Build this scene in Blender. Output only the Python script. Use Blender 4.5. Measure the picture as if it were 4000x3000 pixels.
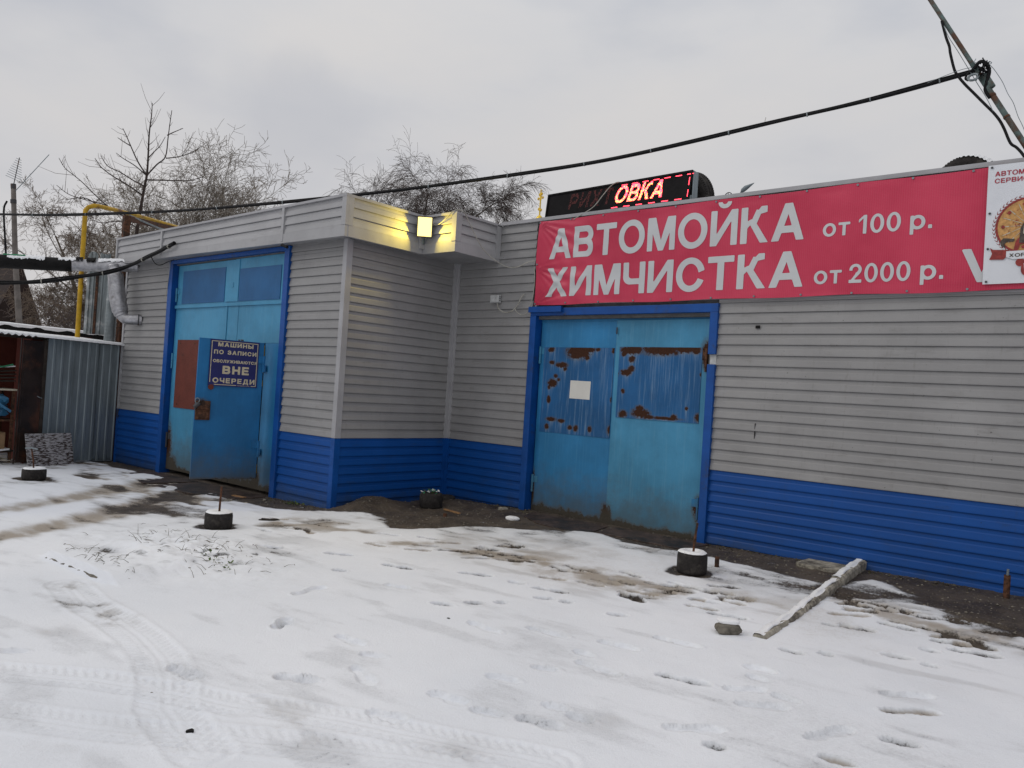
import bpy, math, random
import numpy as np
from mathutils import Vector, Matrix
R = math.radians
scene = bpy.context.scene
C = scene.collection
for o in list(bpy.data.objects): bpy.data.objects.remove(o)

# ------------------------------------------------------------------ camera
CAMZ = 1.53
cam = bpy.data.cameras.new('camera'); cam_o = bpy.data.objects.new('camera', cam); C.objects.link(cam_o)
RM = ((0.76076411, -0.64780786, -0.03978631), (0.64594304, 0.7616938, -0.05079512), (0.06321046, 0.01294342, 0.99791628))
cam_o.matrix_world = Matrix(((RM[0][0], RM[0][2], -RM[0][1], 0), (RM[1][0], RM[1][2], -RM[1][1], 0), (RM[2][0], RM[2][2], -RM[2][1], CAMZ), (0, 0, 0, 1)))
cam.sensor_fit = 'HORIZONTAL'; cam.sensor_width = 36; cam.lens = 3058.4 / 4000 * 36
cam.clip_start = 0.05; cam.clip_end = 2000
scene.camera = cam_o

# ------------------------------------------------------------------ world: overcast winter sky
SUN_EL, SUN_AZ = R(42), R(-145)
W = bpy.data.worlds.new('World'); scene.world = W; W.use_nodes = True
nt = W.node_tree; N = nt.nodes; L = nt.links; N.clear()
out = N.new('ShaderNodeOutputWorld'); bg = N.new('ShaderNodeBackground'); bg.inputs[1].default_value = 0.1
L.new(bg.outputs[0], out.inputs[0])
sky = N.new('ShaderNodeTexSky'); sky.sky_type = 'NISHITA'; sky.sun_disc = False
sky.sun_elevation = SUN_EL; sky.sun_rotation = SUN_AZ; sky.air_density = 1; sky.dust_density = 3
tc = N.new('ShaderNodeTexCoord')
mp = N.new('ShaderNodeMapping'); mp.inputs['Scale'].default_value = (1, 1, 2.6); L.new(tc.outputs['Generated'], mp.inputs[0])
n1 = N.new('ShaderNodeTexNoise'); n1.inputs['Scale'].default_value = 2.7; n1.inputs['Detail'].default_value = 5; n1.inputs['Roughness'].default_value = .5
L.new(mp.outputs[0], n1.inputs[0])
cr = N.new('ShaderNodeValToRGB'); e = cr.color_ramp.elements
e[0].position = .34; e[0].color = (.79, .812, .872, 1); e[1].position = .66; e[1].color = (1.0, .978, .968, 1)
k = e.new(.5); k.color = (.935, .935, .955, 1)
L.new(n1.outputs[0], cr.inputs[0])
# one darker lump of cloud low over the roofs
n2 = N.new('ShaderNodeTexNoise'); n2.inputs['Scale'].default_value = 7; n2.inputs['Detail'].default_value = 5; L.new(tc.outputs['Generated'], n2.inputs[0])
d = N.new('ShaderNodeVectorMath'); d.operation = 'DISTANCE'; d.inputs[1].default_value = (-.797, .527, .288); L.new(tc.outputs['Generated'], d.inputs[0])
ad = N.new('ShaderNodeMath'); ad.operation = 'MULTIPLY_ADD'; ad.inputs[1].default_value = .14; L.new(n2.outputs[0], ad.inputs[0]); L.new(d.outputs['Value'], ad.inputs[2])
mr = N.new('ShaderNodeMapRange'); mr.interpolation_type = 'SMOOTHSTEP'; mr.inputs[1].default_value = .165; mr.inputs[2].default_value = .10; mr.inputs[3].default_value = 0; mr.inputs[4].default_value = .62
L.new(ad.outputs[0], mr.inputs[0])
m2 = N.new('ShaderNodeMix'); m2.data_type = 'RGBA'; m2.inputs[7].default_value = (.76, .78, .84, 1)
L.new(mr.outputs[0], m2.inputs[0]); L.new(cr.outputs[0], m2.inputs[6])
# faint pink warmth towards the horizon
sx = N.new('ShaderNodeSeparateXYZ'); L.new(tc.outputs['Generated'], sx.inputs[0])
hz = N.new('ShaderNodeMapRange'); hz.inputs[1].default_value = .0; hz.inputs[2].default_value = .45; hz.inputs[3].default_value = .55; hz.inputs[4].default_value = 0; L.new(sx.outputs[2], hz.inputs[0])
m3 = N.new('ShaderNodeMix'); m3.data_type = 'RGBA'; m3.inputs[7].default_value = (.96, .91, .905, 1); L.new(hz.outputs[0], m3.inputs[0]); L.new(m2.outputs[2], m3.inputs[6])
sc = N.new('ShaderNodeVectorMath'); sc.operation = 'SCALE'; L.new(m3.outputs[2], sc.inputs[0])
# an overcast sky grows brighter towards the zenith
zg = N.new('ShaderNodeMapRange'); zg.interpolation_type = 'SMOOTHSTEP'; zg.inputs[1].default_value = .25; zg.inputs[2].default_value = 1; zg.inputs[3].default_value = 6.75; zg.inputs[4].default_value = 9.0; L.new(sx.outputs[2], zg.inputs[0]); L.new(zg.outputs[0], sc.inputs[3])
m4 = N.new('ShaderNodeMix'); m4.data_type = 'RGBA'; m4.inputs[0].default_value = .94; L.new(sky.outputs[0], m4.inputs[6]); L.new(sc.outputs[0], m4.inputs[7])
L.new(m4.outputs[2], bg.inputs[0])
sun = bpy.data.lights.new('sun', 'SUN'); sun.energy = .55; sun.angle = R(25); sun.color = (1, .97, .93)
sun_o = bpy.data.objects.new('sun', sun); C.objects.link(sun_o); sun_o.location = (0, 0, 30)
sun_o.rotation_euler = Vector((math.sin(SUN_AZ) * math.cos(SUN_EL), math.cos(SUN_AZ) * math.cos(SUN_EL), math.sin(SUN_EL))).to_track_quat('Z', 'Y').to_euler()
vs = scene.view_settings; scene.display_settings.display_device = 'sRGB'
vs.view_transform = 'Standard'; vs.look = 'None'; vs.gamma = 1; vs.use_curve_mapping = False; vs.exposure = 0.0

# ------------------------------------------------------------------ materials
class NT:
    def __init__(s, name):
        s.m = bpy.data.materials.new(name); s.m.use_nodes = True; s.t = s.m.node_tree; s.b = s.t.nodes['Principled BSDF']
    def n(s, t, **k):
        x = s.t.nodes.new('ShaderNode' + t)
        for a, v in k.items():
            if a.startswith('i'): x.inputs[int(a[1:])].default_value = v
            else: setattr(x, a, v)
        return x
    def l(s, a, b): s.t.links.new(a, b)
    def noise(s, vec, scale, detail=4, rough=.55, sc3=None):
        if sc3:
            m = s.n('Mapping'); m.inputs['Scale'].default_value = sc3; s.l(vec, m.inputs[0]); vec = m.outputs[0]
        x = s.n('TexNoise'); x.inputs['Scale'].default_value = scale; x.inputs['Detail'].default_value = detail; x.inputs['Roughness'].default_value = rough
        s.l(vec, x.inputs[0]); return x.outputs[0]
    def rng(s, v, a, b, c=0, d=1, smooth=True):
        x = s.n('MapRange'); x.inputs[1].default_value = a; x.inputs[2].default_value = b; x.inputs[3].default_value = c; x.inputs[4].default_value = d
        if smooth: x.interpolation_type = 'SMOOTHSTEP'
        s.l(v, x.inputs[0]); return x.outputs[0]
    def math(s, op, a, b):
        x = s.n('Math', operation=op)
        for i, v in enumerate((a, b)):
            if isinstance(v, (int, float)): x.inputs[i].default_value = v
            else: s.l(v, x.inputs[i])
        return x.outputs[0]
    def mix(s, f, a, b):
        x = s.n('Mix', data_type='RGBA')
        for i, v in ((0, f), (6, a), (7, b)):
            if isinstance(v, (int, float)): x.inputs[i].default_value = v
            elif isinstance(v, tuple): x.inputs[i].default_value = (*v, 1) if len(v) == 3 else v
            else: s.l(v, x.inputs[i])
        return x.outputs[2]
    def bump(s, h, strength=.3, dist=.01, prev=None):
        x = s.n('Bump'); x.inputs['Strength'].default_value = strength; x.inputs['Distance'].default_value = dist; s.l(h, x.inputs['Height'])
        if prev: s.l(prev, x.inputs['Normal'])
        return x.outputs[0]
    def pos(s): return s.n('NewGeometry').outputs['Position']
    def obj(s): return s.n('TexCoord').outputs['Object']
    def set(s, col=None, rough=None, normal=None, metal=0, spec=None):
        if col is not None:
            if isinstance(col, tuple): s.b.inputs['Base Color'].default_value = (*col, 1)
            else: s.l(col, s.b.inputs['Base Color'])
        if rough is not None:
            if isinstance(rough, (int, float)): s.b.inputs['Roughness'].default_value = rough
            else: s.l(rough, s.b.inputs['Roughness'])
        if normal is not None: s.l(normal, s.b.inputs['Normal'])
        s.b.inputs['Metallic'].default_value = metal
        if spec is not None: s.b.inputs['Specular IOR Level'].default_value = spec
        return s.m

def mul(c, f): return tuple(min(1, x * f) for x in c)
def simple(name, col, rough=.6, metal=0, var=.25, scale=12, bump=.15, dirt=None, dirt_amt=.5, world=False, sc3=None, spec=.3):
    """a plain surface with mottled colour, fine relief and optional blotches of dirt"""
    t = NT(name); v = t.pos() if world else t.obj()
    a = t.noise(v, scale, 5, .6, sc3); c = t.mix(t.rng(a, .3, .7), mul(col, 1 - var), mul(col, 1 + var * .6))
    if dirt:
        b = t.noise(v, scale * .35, 6, .7); c = t.mix(t.rng(b, .62 - dirt_amt * .25, .72 - dirt_amt * .15), c, dirt)
    f = t.noise(v, scale * 9, 3); r = t.rng(f, .2, .8, max(0, rough - .1), min(1, rough + .1))
    return t.set(c, r, t.bump(f, bump, .003), metal, spec)

def siding(name, col, dirtc):
    t = NT(name); v = t.pos()
    a = t.noise(v, 1.3, 5, .6); c = t.mix(t.rng(a, .3, .75), mul(col, .88), mul(col, 1.08))
    oi = t.n('ObjectInfo'); c2 = t.mix(t.rng(oi.outputs['Random'], 0, 1, 0, .16, False), c, mul(col, .7))
    s1 = t.noise(v, 6, 5, .7, (.5, .5, 2)); c3 = t.mix(t.rng(s1, .54, .8, 0, .45), c2, dirtc); dr = t.noise(v, 5, 5, .7, (6, 6, .35)); c3 = t.mix(t.rng(dr, .55, .82, 0, .4), c3, dirtc)
    sp = t.noise(v, 38, 2, .5); c4 = t.mix(t.rng(sp, .74, .78, 0, .8), c3, mul(dirtc, .5))
    # splashed dirt close to the ground
    z = t.n('SeparateXYZ'); t.l(v, z.inputs[0]); gr = t.math('ADD', z.outputs[2], t.math('MULTIPLY', t.noise(v, 3.5, 6, .7), -.55))
    c5 = t.mix(t.rng(gr, -.05, -.35, 0, .7), c4, dirtc)
    wv = t.noise(v, 2.2, 2, .5)
    return t.set(c5, t.rng(a, .2, .8, .42, .55), t.bump(t.noise(v, 140, 2), .05, .002, t.bump(wv, .5, .02)), spec=.22)

def paint(name, col, light, rustc=(.06, .022, .010), attr=True, rough=.42, streak=.5):
    """old brushed enamel on sheet steel: streaks, scuffs, rust where the mesh says so"""
    t = NT(name); v = t.pos()
    a = t.noise(v, 1.6, 5, .6); c = t.mix(t.rng(a, .3, .7), mul(col, .82), mul(col, 1.12))
    st = t.noise(v, 7, 6, .7, (6, 6, .22)); c = t.mix(t.rng(st, .48, .80, 0, streak), c, light)
    sc_ = t.noise(v, 5, 7, .8); c = t.mix(t.rng(sc_, .66, .74, 0, .55), c, mul(col, .45))
    fine = t.noise(v, 60, 4, .7); c = t.mix(t.rng(fine, .70, .76, 0, .5), c, mul(light, .9))
    zz = t.n('SeparateXYZ'); t.l(v, zz.inputs[0]); mud = t.math('ADD', zz.outputs[2], t.math('MULTIPLY', t.noise(v, 4, 7, .75), -.9)); c = t.mix(t.rng(mud, .28, -.35, 0, .65), c, (.075, .078, .068)); gr = t.noise(v, .9, 6, .7); c = t.mix(t.rng(gr, .5, .72, 0, .35), c, mul(col, .5))
    bmp = t.noise(v, 3, 3, .5); nr = t.bump(bmp, .35, .012)
    if attr:
        at = t.n('Attribute', attribute_name='rust'); nz = t.noise(v, 21, 8, .85)
        rr = t.rng(t.math('ADD', at.outputs['Fac'], t.math('MULTIPLY', t.math('SUBTRACT', nz, .5), 1.7)), .50, .60)
        stain = t.rng(t.math('ADD', at.outputs['Fac'], t.math('MULTIPLY', t.math('SUBTRACT', nz, .5), .7)), .22, .5, 0, .55)
        c = t.mix(stain, c, (.085, .075, .06)); ru = t.n('Attribute', attribute_name='run'); c = t.mix(t.rng(t.math('MULTIPLY', ru.outputs['Fac'], t.noise(v, 8, 5, .7, (7, 7, .3))), .2, .6, 0, .5), c, (.27, .35, .42)); rc = t.mix(t.noise(v, 45, 5, .7), mul(rustc, .15), mul(rustc, 1.25)); z_ = t.n('SeparateXYZ'); t.l(v, z_.inputs[0]); rc = t.mix(t.rng(z_.outputs[2], .35, .12, 0, .85), rc, t.mix(t.noise(v, 30, 5, .7), (.028, .026, .022), (.085, .080, .062))); c = t.mix(rr, c, rc)
        nr = t.bump(t.math('ADD', rr, t.math('MULTIPLY', nz, .4)), -.35, .004, nr)
        ro = t.rng(rr, 0, 1, rough, .85)
    else: ro = rough
    return t.set(c, ro, nr, spec=.25)

M = {}
M['siding_grey'] = siding('siding_grey', (.268, .266, .268), (.14, .132, .125))
M['fascia_grey'] = siding('fascia_grey', (.355, .355, .365), (.19, .18, .17))
M['siding_blue'] = siding('siding_blue', (.003, .062, .270), (.022, .042, .085))
M['trim_grey'] = simple('trim_grey', (.33, .33, .345), .45, var=.1, world=True, scale=3)
M['trim_blue'] = simple('trim_blue', (.003, .062, .270), .42, var=.2, world=True, scale=4, dirt=(.03, .04, .07), dirt_amt=.2)
M['gate_blue'] = paint('gate_blue', (.026, .185, .390), (.11, .32, .50), streak=.32)
M['gate_blue_light'] = paint('gate_blue_light', (.055, .240, .405), (.17, .37, .50), streak=.32)
M['wicket_blue'] = paint('wicket_blue', (.010, .135, .335), (.04, .22, .43), streak=.3)
M['panel_blue'] = paint('panel_blue', (.012, .095, .250), (.20, .31, .44), streak=.75)
M['window_blue'] = paint('window_blue', (.014, .098, .245), (.04, .14, .30), attr=False, streak=.3)
M['steel_dark'] = simple('steel_dark', (.05, .05, .055), .6, dirt=(.09, .04, .02), dirt_amt=.5)
M['rust'] = simple('rust', (.10, .045, .025), .85, var=.55, scale=25, bump=.6, dirt=(.03, .02, .016), dirt_amt=.6)
M['rust_plate'] = simple('rust_plate', (.062, .042, .034), .6, var=.5, scale=9, bump=.4, world=True, dirt=(.02, .016, .014), dirt_amt=.6)
M['redbrown'] = simple('redbrown', (.125, .030, .020), .7, var=.15, scale=5, world=True, dirt=(.06, .02, .015), dirt_amt=.1)
M['core'] = simple('core', (.12, .12, .12), .9)
M['soffit'] = simple('soffit', (.30, .30, .31), .5, var=.12, world=True, scale=3)
M['roofing'] = simple('roofing', (.3, .3, .31), .9, world=True)
M['black_plastic'] = simple('black_plastic', (.009, .008, .009), .6, scale=20, spec=.12)
M['cable'] = simple('cable', (.006, .006, .007), .65, var=.5, scale=30); M['cable'].node_tree.nodes['Principled BSDF'].inputs['Specular IOR Level'].default_value = .2
M['white_cable'] = simple('white_cable', (.36, .35, .31), .6)
M['tyre'] = simple('tyre', (.024, .021, .020), .8, var=.4, scale=30, bump=.5, dirt=(.05, .045, .04), dirt_amt=.4)
M['snow'] = simple('snow', (.80, .81, .83), .7, var=.05, scale=40, bump=.5)
M['concrete'] = simple('concrete', (.33, .305, .255), .9, var=.45, scale=16, bump=.8, world=True, dirt=(.10, .09, .075), dirt_amt=.6)
M['stone'] = simple('stone', (.16, .145, .12), .9, var=.5, scale=20, bump=.9)
M['wood'] = simple('wood', (.30, .17, .08), .75, sc3=(1, 12, 12), var=.4)
M['paper'] = simple('paper', (.62, .61, .57), .6, var=.06, scale=6)
M['poster'] = simple('poster', (.62, .64, .68), .38, var=.04, scale=3, world=True, bump=.1)
M['gold'] = simple('gold', (.85, .58, .07), .35, metal=.6, var=.2, scale=30)
M['yellow_pipe'] = simple('yellow_pipe', (.50, .30, .015), .5, var=.25, scale=5, world=True, dirt=(.16, .07, .02), dirt_amt=.3)
M['bitumen'] = simple('bitumen', (.006, .0055, .0055), .8, var=.6, scale=8, bump=1, world=True)
M['foil'] = simple('foil', (.42, .42, .44), .38, metal=.75, var=.3, scale=14, bump=1, world=True, dirt=(.22, .21, .20), dirt_amt=.3)
M['galv'] = simple('galv', (.19, .225, .245), .45, metal=.35, var=.25, scale=2.2, world=True, sc3=(3, 3, .6))
M['galv_old'] = simple('galv_old', (.21, .24, .25), .5, metal=.3, var=.35, scale=5, world=True, sc3=(3, 3, .4), dirt=(.42, .44, .45), dirt_amt=.35)
M['brown_door'] = simple('brown_door', (.020, .013, .011), .4, var=.5, scale=3, world=True, dirt=(.075, .030, .017), dirt_amt=.55)
M['dark_wood'] = simple('dark_wood', (.035, .027, .022), .85, var=.5, scale=8, world=True)
M['concrete_pole'] = simple('concrete_pole', (.14, .125, .115), .9, var=.3, world=True, scale=6)
M['bark'] = simple('bark', (.13, .108, .085), .95, var=.5, scale=14, bump=.8, world=True)
M['bark_dark'] = simple('bark_dark', (.042, .030, .026), .95, var=.5, scale=14, bump=.8, world=True)
M['twig_brown'] = simple('twig_brown', (.145, .108, .080), .95, var=.4, world=True)
M['twig_grey'] = simple('twig_grey', (.20, .172, .142), .95, var=.4, world=True)
M['twig_dark'] = simple('twig_dark', (.090, .070, .062), .95, var=.4, world=True)
M['birch_bark'] = simple('birch_bark', (.14, .12, .105), .9, var=.5, scale=9, world=True, dirt=(.03, .025, .02), dirt_amt=.5)
M['weed'] = simple('weed', (.085, .075, .045), .9, var=.5, scale=20, world=True)
M['weed_green'] = simple('weed_green', (.08, .12, .03), .8, var=.5, scale=20, world=True)
M['mast'] = simple('mast', (.085, .12, .115), .7, var=.4, scale=14, world=True, dirt=(.085, .040, .022), dirt_amt=.75, bump=.7)
M['print_grey'] = simple('print_grey', (.50, .515, .53), .42, var=.05, world=True, scale=3, bump=.1)
M['print_red'] = simple('print_red', (.33, .025, .045), .4, var=.1, world=True)
M['print_orange'] = simple('print_orange', (.48, .26, .09), .45, var=.3, world=True, scale=30)
M['print_dark'] = simple('print_dark', (.07, .055, .045), .5, var=.5, world=True, scale=30)
M['print_maroon'] = simple('print_maroon', (.25, .035, .03), .5, var=.3, world=True, scale=30)
M['print_tan'] = simple('print_tan', (.46, .42, .34), .5, var=.2, world=True)
M['sign_blue'] = simple('sign_blue', (.010, .014, .11), .45, var=.15, world=True, scale=5, dirt=(.03, .03, .10), dirt_amt=.1)
M['sign_cream'] = simple('sign_cream', (.50, .44, .31), .5, var=.15, world=True, scale=25)
M['white_plastic'] = simple('white_plastic', (.45, .46, .46), .4)
M['green_plastic'] = simple('green_plastic', (.02, .20, .09), .4)
M['blue_plastic'] = simple('blue_plastic', (.04, .16, .30), .35, var=.5, scale=5)
M['cardboard'] = simple('cardboard', (.22, .14, .08), .85, world=True)
M['white_bag'] = simple('white_bag', (.50, .52, .54), .4, bump=.6)
M['brown_house'] = simple('brown_house', (.022, .013, .011), .9, world=True, scale=3)

def banner_mat():
    t = NT('banner_red'); v = t.pos()
    a = t.noise(v, .9, 4, .6); c = t.mix(t.rng(a, .3, .7), (.41, .015, .054), (.53, .040, .090))
    w = t.n('TexWave', wave_type='BANDS', bands_direction='X'); w.inputs['Scale'].default_value = 16; w.inputs['Distortion'].default_value = 1.5; t.l(v, w.inputs[0])
    c = t.mix(t.rng(w.outputs[1], .2, 1, 0, .16), c, (.55, .12, .15))
    w2 = t.n('TexWave', wave_type='BANDS', bands_direction='Z'); w2.inputs['Scale'].default_value = 22; t.l(v, w2.inputs[0])
    h = t.math('ADD', w.outputs[1], w2.outputs[1])
    return t.set(c, .36, t.bump(h, .08, .004), spec=.3)
M['banner_red'] = banner_mat()

def emit(name, col, s):
    t = NT(name); t.b.inputs['Base Color'].default_value = (*mul(col, .3), 1); t.b.inputs['Emission Color'].default_value = (*col, 1); t.b.inputs['Emission Strength'].default_value = s
    return t.m
M['flood'] = emit('flood', (1, .80, .26), 2.1)
M['led_on'] = emit('led_on', (1, .05, .08), 6)
M['led_hot'] = emit('led_hot', (1, .26, .05), 6)
M['led_dim'] = emit('led_dim', (1, .05, .03), .05); M['led_dim'].node_tree.nodes['Principled BSDF'].inputs['Base Color'].default_value = (.05, .010, .010, 1)

# ------------------------------------------------------------------ mesh helpers
class MB:
    def __init__(s): s.v = []; s.f = []
    def poly(s, pts): n = len(s.v); s.v += [tuple(p) for p in pts]; s.f.append(tuple(range(n, n + len(pts)))); return s
    def box(s, a, b):
        n = len(s.v); x0, y0, z0 = a; x1, y1, z1 = b
        s.v += [(x0, y0, z0), (x1, y0, z0), (x1, y1, z0), (x0, y1, z0), (x0, y0, z1), (x1, y0, z1), (x1, y1, z1), (x0, y1, z1)]
        s.f += [(n, n+3, n+2, n+1), (n+4, n+5, n+6, n+7), (n, n+1, n+5, n+4), (n+1, n+2, n+6, n+5), (n+2, n+3, n+7, n+6), (n+3, n, n+4, n+7)]
        return s
    def obox(s, o, u, v, w):
        """box from corner o along the three edge vectors u, v, w"""
        o, u, v, w = map(Vector, (o, u, v, w)); n = len(s.v)
        s.v += [tuple(p) for p in (o, o+u, o+u+v, o+v, o+w, o+u+w, o+u+v+w, o+v+w)]
        s.f += [(n, n+3, n+2, n+1), (n+4, n+5, n+6, n+7), (n, n+1, n+5, n+4), (n+1, n+2, n+6, n+5), (n+2, n+3, n+7, n+6), (n+3, n, n+4, n+7)]
        return s
    def extr(s, prof, p0, p1, out, up=(0, 0, 1), dz1=0):
        """closed profile [(o, z)...] swept from p0 to p1; o along out, z along up"""
        n = len(s.v); k = len(prof); out = Vector(out); up = Vector(up)
        for p in (Vector(p0), Vector(p1)):
            for o, z in prof: s.v.append(tuple(p + out * o + up * z))
        for i in range(k): j = (i + 1) % k; s.f.append((n+i, n+j, n+k+j, n+k+i))
        s.f.append(tuple(range(n+k-1, n-1, -1))); s.f.append(tuple(range(n+k, n+2*k)))
        return s
    def tube(s, pts, r, sides=8, cap=True):
        pts = [Vector(p) for p in pts]; m = len(pts); rs = r if isinstance(r, (list, tuple)) else [r] * m; n = len(s.v); prev = None
        for i, p in enumerate(pts):
            d = (pts[min(i+1, m-1)] - pts[max(i-1, 0)]).normalized()
            if prev is None: a = d.orthogonal().normalized()
            else: a = (prev - d * prev.dot(d)).normalized() if (prev - d * prev.dot(d)).length > 1e-6 else d.orthogonal().normalized()
            prev = a; b = d.cross(a)
            for q in range(sides):
                t = 2 * math.pi * q / sides; s.v.append(tuple(p + (a * math.cos(t) + b * math.sin(t)) * rs[i]))
        for i in range(m-1):
            for q in range(sides):
                q2 = (q+1) % sides; s.f.append((n+i*sides+q, n+i*sides+q2, n+(i+1)*sides+q2, n+(i+1)*sides+q))
        if cap: s.f.append(tuple(n+q for q in range(sides-1, -1, -1))); s.f.append(tuple(n+(m-1)*sides+q for q in range(sides)))
        return s
    def lathe(s, prof, sides=32, c=(0, 0, 0)):
        n = len(s.v); k = len(prof)
        for q in range(sides):
            t = 2*math.pi*q/sides
            for r, z in prof: s.v.append((c[0]+r*math.cos(t), c[1]+r*math.sin(t), c[2]+z))
        for q in range(sides):
            q2 = (q+1) % sides
            for i in range(k-1): s.f.append((n+q*k+i, n+q2*k+i, n+q2*k+i+1, n+q*k+i+1))
        return s
    def tf(s, mat, start=0):
        for i in range(start, len(s.v)): s.v[i] = tuple(mat @ Vector(s.v[i]))
        return s
    def build(s, name, mat, parent=None, smooth=False, loc=None, bevel=0):
        me = bpy.data.meshes.new(name); me.from_pydata(s.v, [], s.f); me.update()
        return link(name, me, mat, parent, smooth, loc, bevel)

def link(name, me, mat, parent=None, smooth=False, loc=None, bevel=0):
    o = bpy.data.objects.new(name, me); C.objects.link(o)
    if mat is not None and not me.materials: me.materials.append(M[mat] if isinstance(mat, str) else mat)
    if smooth: me.polygons.foreach_set('use_smooth', [True] * len(me.polygons))
    if loc: o.location = loc
    if parent is not None:
        o.parent = parent; r = parent
        while r.parent: r = r.parent
        if parent is r and parent.type == 'EMPTY': o.matrix_parent_inverse = Matrix.Translation(-Vector(r['base']))
        elif parent.type == 'MESH': o.matrix_parent_inverse = Matrix.Translation(-parent.location)
    if bevel:
        b = o.modifiers.new('bevel', 'BEVEL'); b.width = bevel; b.segments = 2; b.limit_method = 'ANGLE'
    return o
def thing(name, label, cat, loc=(0, 0, 0), group=None):
    o = bpy.data.objects.new(name, None); C.objects.link(o); o.location = loc; o['base'] = tuple(map(float, loc)); o.empty_display_size = .2
    o['label'] = label; o['category'] = cat
    if group: o['group'] = group
    return o
def tag(o, label, cat, group=None, kind=None):
    if label: o['label'] = label
    if cat: o['category'] = cat
    if group: o['group'] = group
    if kind: o['kind'] = kind
    return o
def catenary(a, b, sag, n=24):
    a, b = Vector(a), Vector(b); return [a.lerp(b, i/n) - Vector((0, 0, sag * 4 * (i/n) * (1 - i/n))) for i in range(n+1)]
def smooth_path(pts, n=6):
    """Catmull-Rom through the points"""
    P = [Vector(p) for p in pts]; P = [P[0]*2-P[1]] + P + [P[-1]*2-P[-2]]; o = []
    for i in range(1, len(P)-2):
        for j in range(n):
            t = j/n; a, b, c, d = P[i-1], P[i], P[i+1], P[i+2]
            o.append(.5*((2*b)+(c-a)*t+(2*a-5*b+4*c-d)*t*t+(3*b-a-3*c+d)*t**3))
    return o + [P[-2]]
# measured ground features (metres)
FOOT=[(-6.291, 3.983, -6.047, 4.076, 'd'), (-5.738, 4.318, -5.5, 4.451, 'd'), (-5.105, 4.45, -4.813, 4.533, 'd'), (-4.521, 4.778, -4.261, 4.913, 'd'), (-3.829, 4.904, -3.547, 5.001, 'd'), (-4.651, 5.541, -4.394, 5.643, 'd'), (-3.291, 5.33, -3.102, 5.382, 'd'), (-3.622, 4.669, -3.504, 4.782, 'g'), (-3.44, 4.756, -3.357, 4.806, 'g'), (-3.843, 4.146, -3.741, 4.246, 'g'), (-3.715, 4.336, -3.649, 4.394, 'g'), (-3.031, 4.758, -2.907, 4.852, 'g'), (-5.171, 3.981, -5.062, 4.036, 'g'), (-4.076, 4.907, -3.922, 4.931, 'g'), (-3.985, 3.954, -3.825, 4.021, 'g'), (-4.705, 3.275, -4.761, 3.609, 'l'), (-4.137, 2.777, -4.263, 2.966, 'l'), (-3.322, 2.738, -3.048, 2.644, 'l'), (-3.457, 2.34, -3.266, 2.457, 'l'), (-3.8, 2.99, -3.552, 2.995, 'l'), (-3.443, 2.894, -3.324, 2.952, 'l'), (-2.818, 2.422, -2.614, 2.482, 'l'), (-2.795, 2.802, -2.571, 2.832, 'l'), (-2.515, 2.804, -2.35, 2.873, 'l'), (-2.311, 2.903, -2.079, 2.968, 'l'), (-2.319, 3.127, -2.188, 3.151, 'l'), (-2.152, 3.116, -2.048, 3.132, 'l'), (-2.594, 3.781, -2.277, 3.758, 'l'), (-2.762, 3.194, -2.582, 3.255, 'l'), (-3.501, 3.839, -3.208, 3.801, 'l'), (-3.19, 4.058, -2.873, 4.087, 'l'), (-2.706, 3.929, -2.574, 3.922, 'l'), (-2.722, 4.195, -2.457, 4.239, 'l'), (-2.682, 3.497, -2.568, 3.571, 'l'), (-4.567, 4.016, -4.355, 4.092, 'l'), (-3.921, 2.019, -3.648, 2.046, 'l'), (-3.476, 2.351, -3.254, 2.459, 'l'), (-4.126, 2.769, -4.23, 2.943, 'l'), (-4.646, 1.482, -4.59, 1.551, 'l'), (-6.312, 4.001, -6.063, 4.08, 'l'), (-1.899, 5.825, -1.586, 5.945, 'g'), (-1.878, 5.01, -1.719, 5.013, 'g'), (-1.679, 5.145, -1.578, 5.134, 'g'), (-1.381, 5.458, -1.208, 5.509, 'g'), (-1.156, 5.467, -1.049, 5.454, 'g'), (-1.239, 5.787, -1.122, 5.803, 'g'), (-2.206, 3.949, -1.844, 4.039, 'g'), (-1.563, 3.324, -1.468, 3.349, 'g'), (-2.585, 5.426, -2.301, 5.496, 'g'), (-1.011, 4.032, -0.848, 4.086, 'g'), (-1.118, 5.917, -0.782, 6.003, 'd'), (-1.012, 6.499, -0.769, 6.605, 'd'), (-1.888, 4.498, -1.706, 4.53, 'l'), (-1.789, 4.361, -1.691, 4.347, 'l'), (-1.779, 3.34, -1.561, 3.528, 'l'), (-1.263, 3.748, -1.133, 4.046, 'l'), (-1.186, 4.676, -0.956, 4.867, 'l'), (-1.673, 3.895, -1.451, 4.046, 'l'), (-1.588, 4.182, -1.45, 4.173, 'l'), (-1.805, 4.046, -1.634, 4.207, 'l'), (-2.537, 4.563, -2.224, 4.606, 'l'), (-1.108, 4.407, -0.88, 4.635, 'b'), (-2.001, 6.456, -1.73, 6.524, 'b'), (-1.961, 6.105, -1.669, 6.307, 'b'), (-1.583, 6.601, -1.433, 6.653, 'b'), (-2.727, 5.906, -2.471, 6.026, 'b'), (-1.131, 3.62, -1.025, 3.635, 'b'), (-1.254, 6.134, -1.008, 6.276, 'b'), (-2.851, 5.667, -2.77, 5.768, 'b'), (-2.735, 5.907, -2.473, 6.021, 'b'), (-4.059, 5.549, -3.828, 5.703, 'b'), (-4.016, 5.231, -3.807, 5.336, 'b'), (-3.355, 5.831, -3.092, 5.936, 'd'), (-3.279, 5.303, -3.007, 5.46, 'd')]
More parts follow.
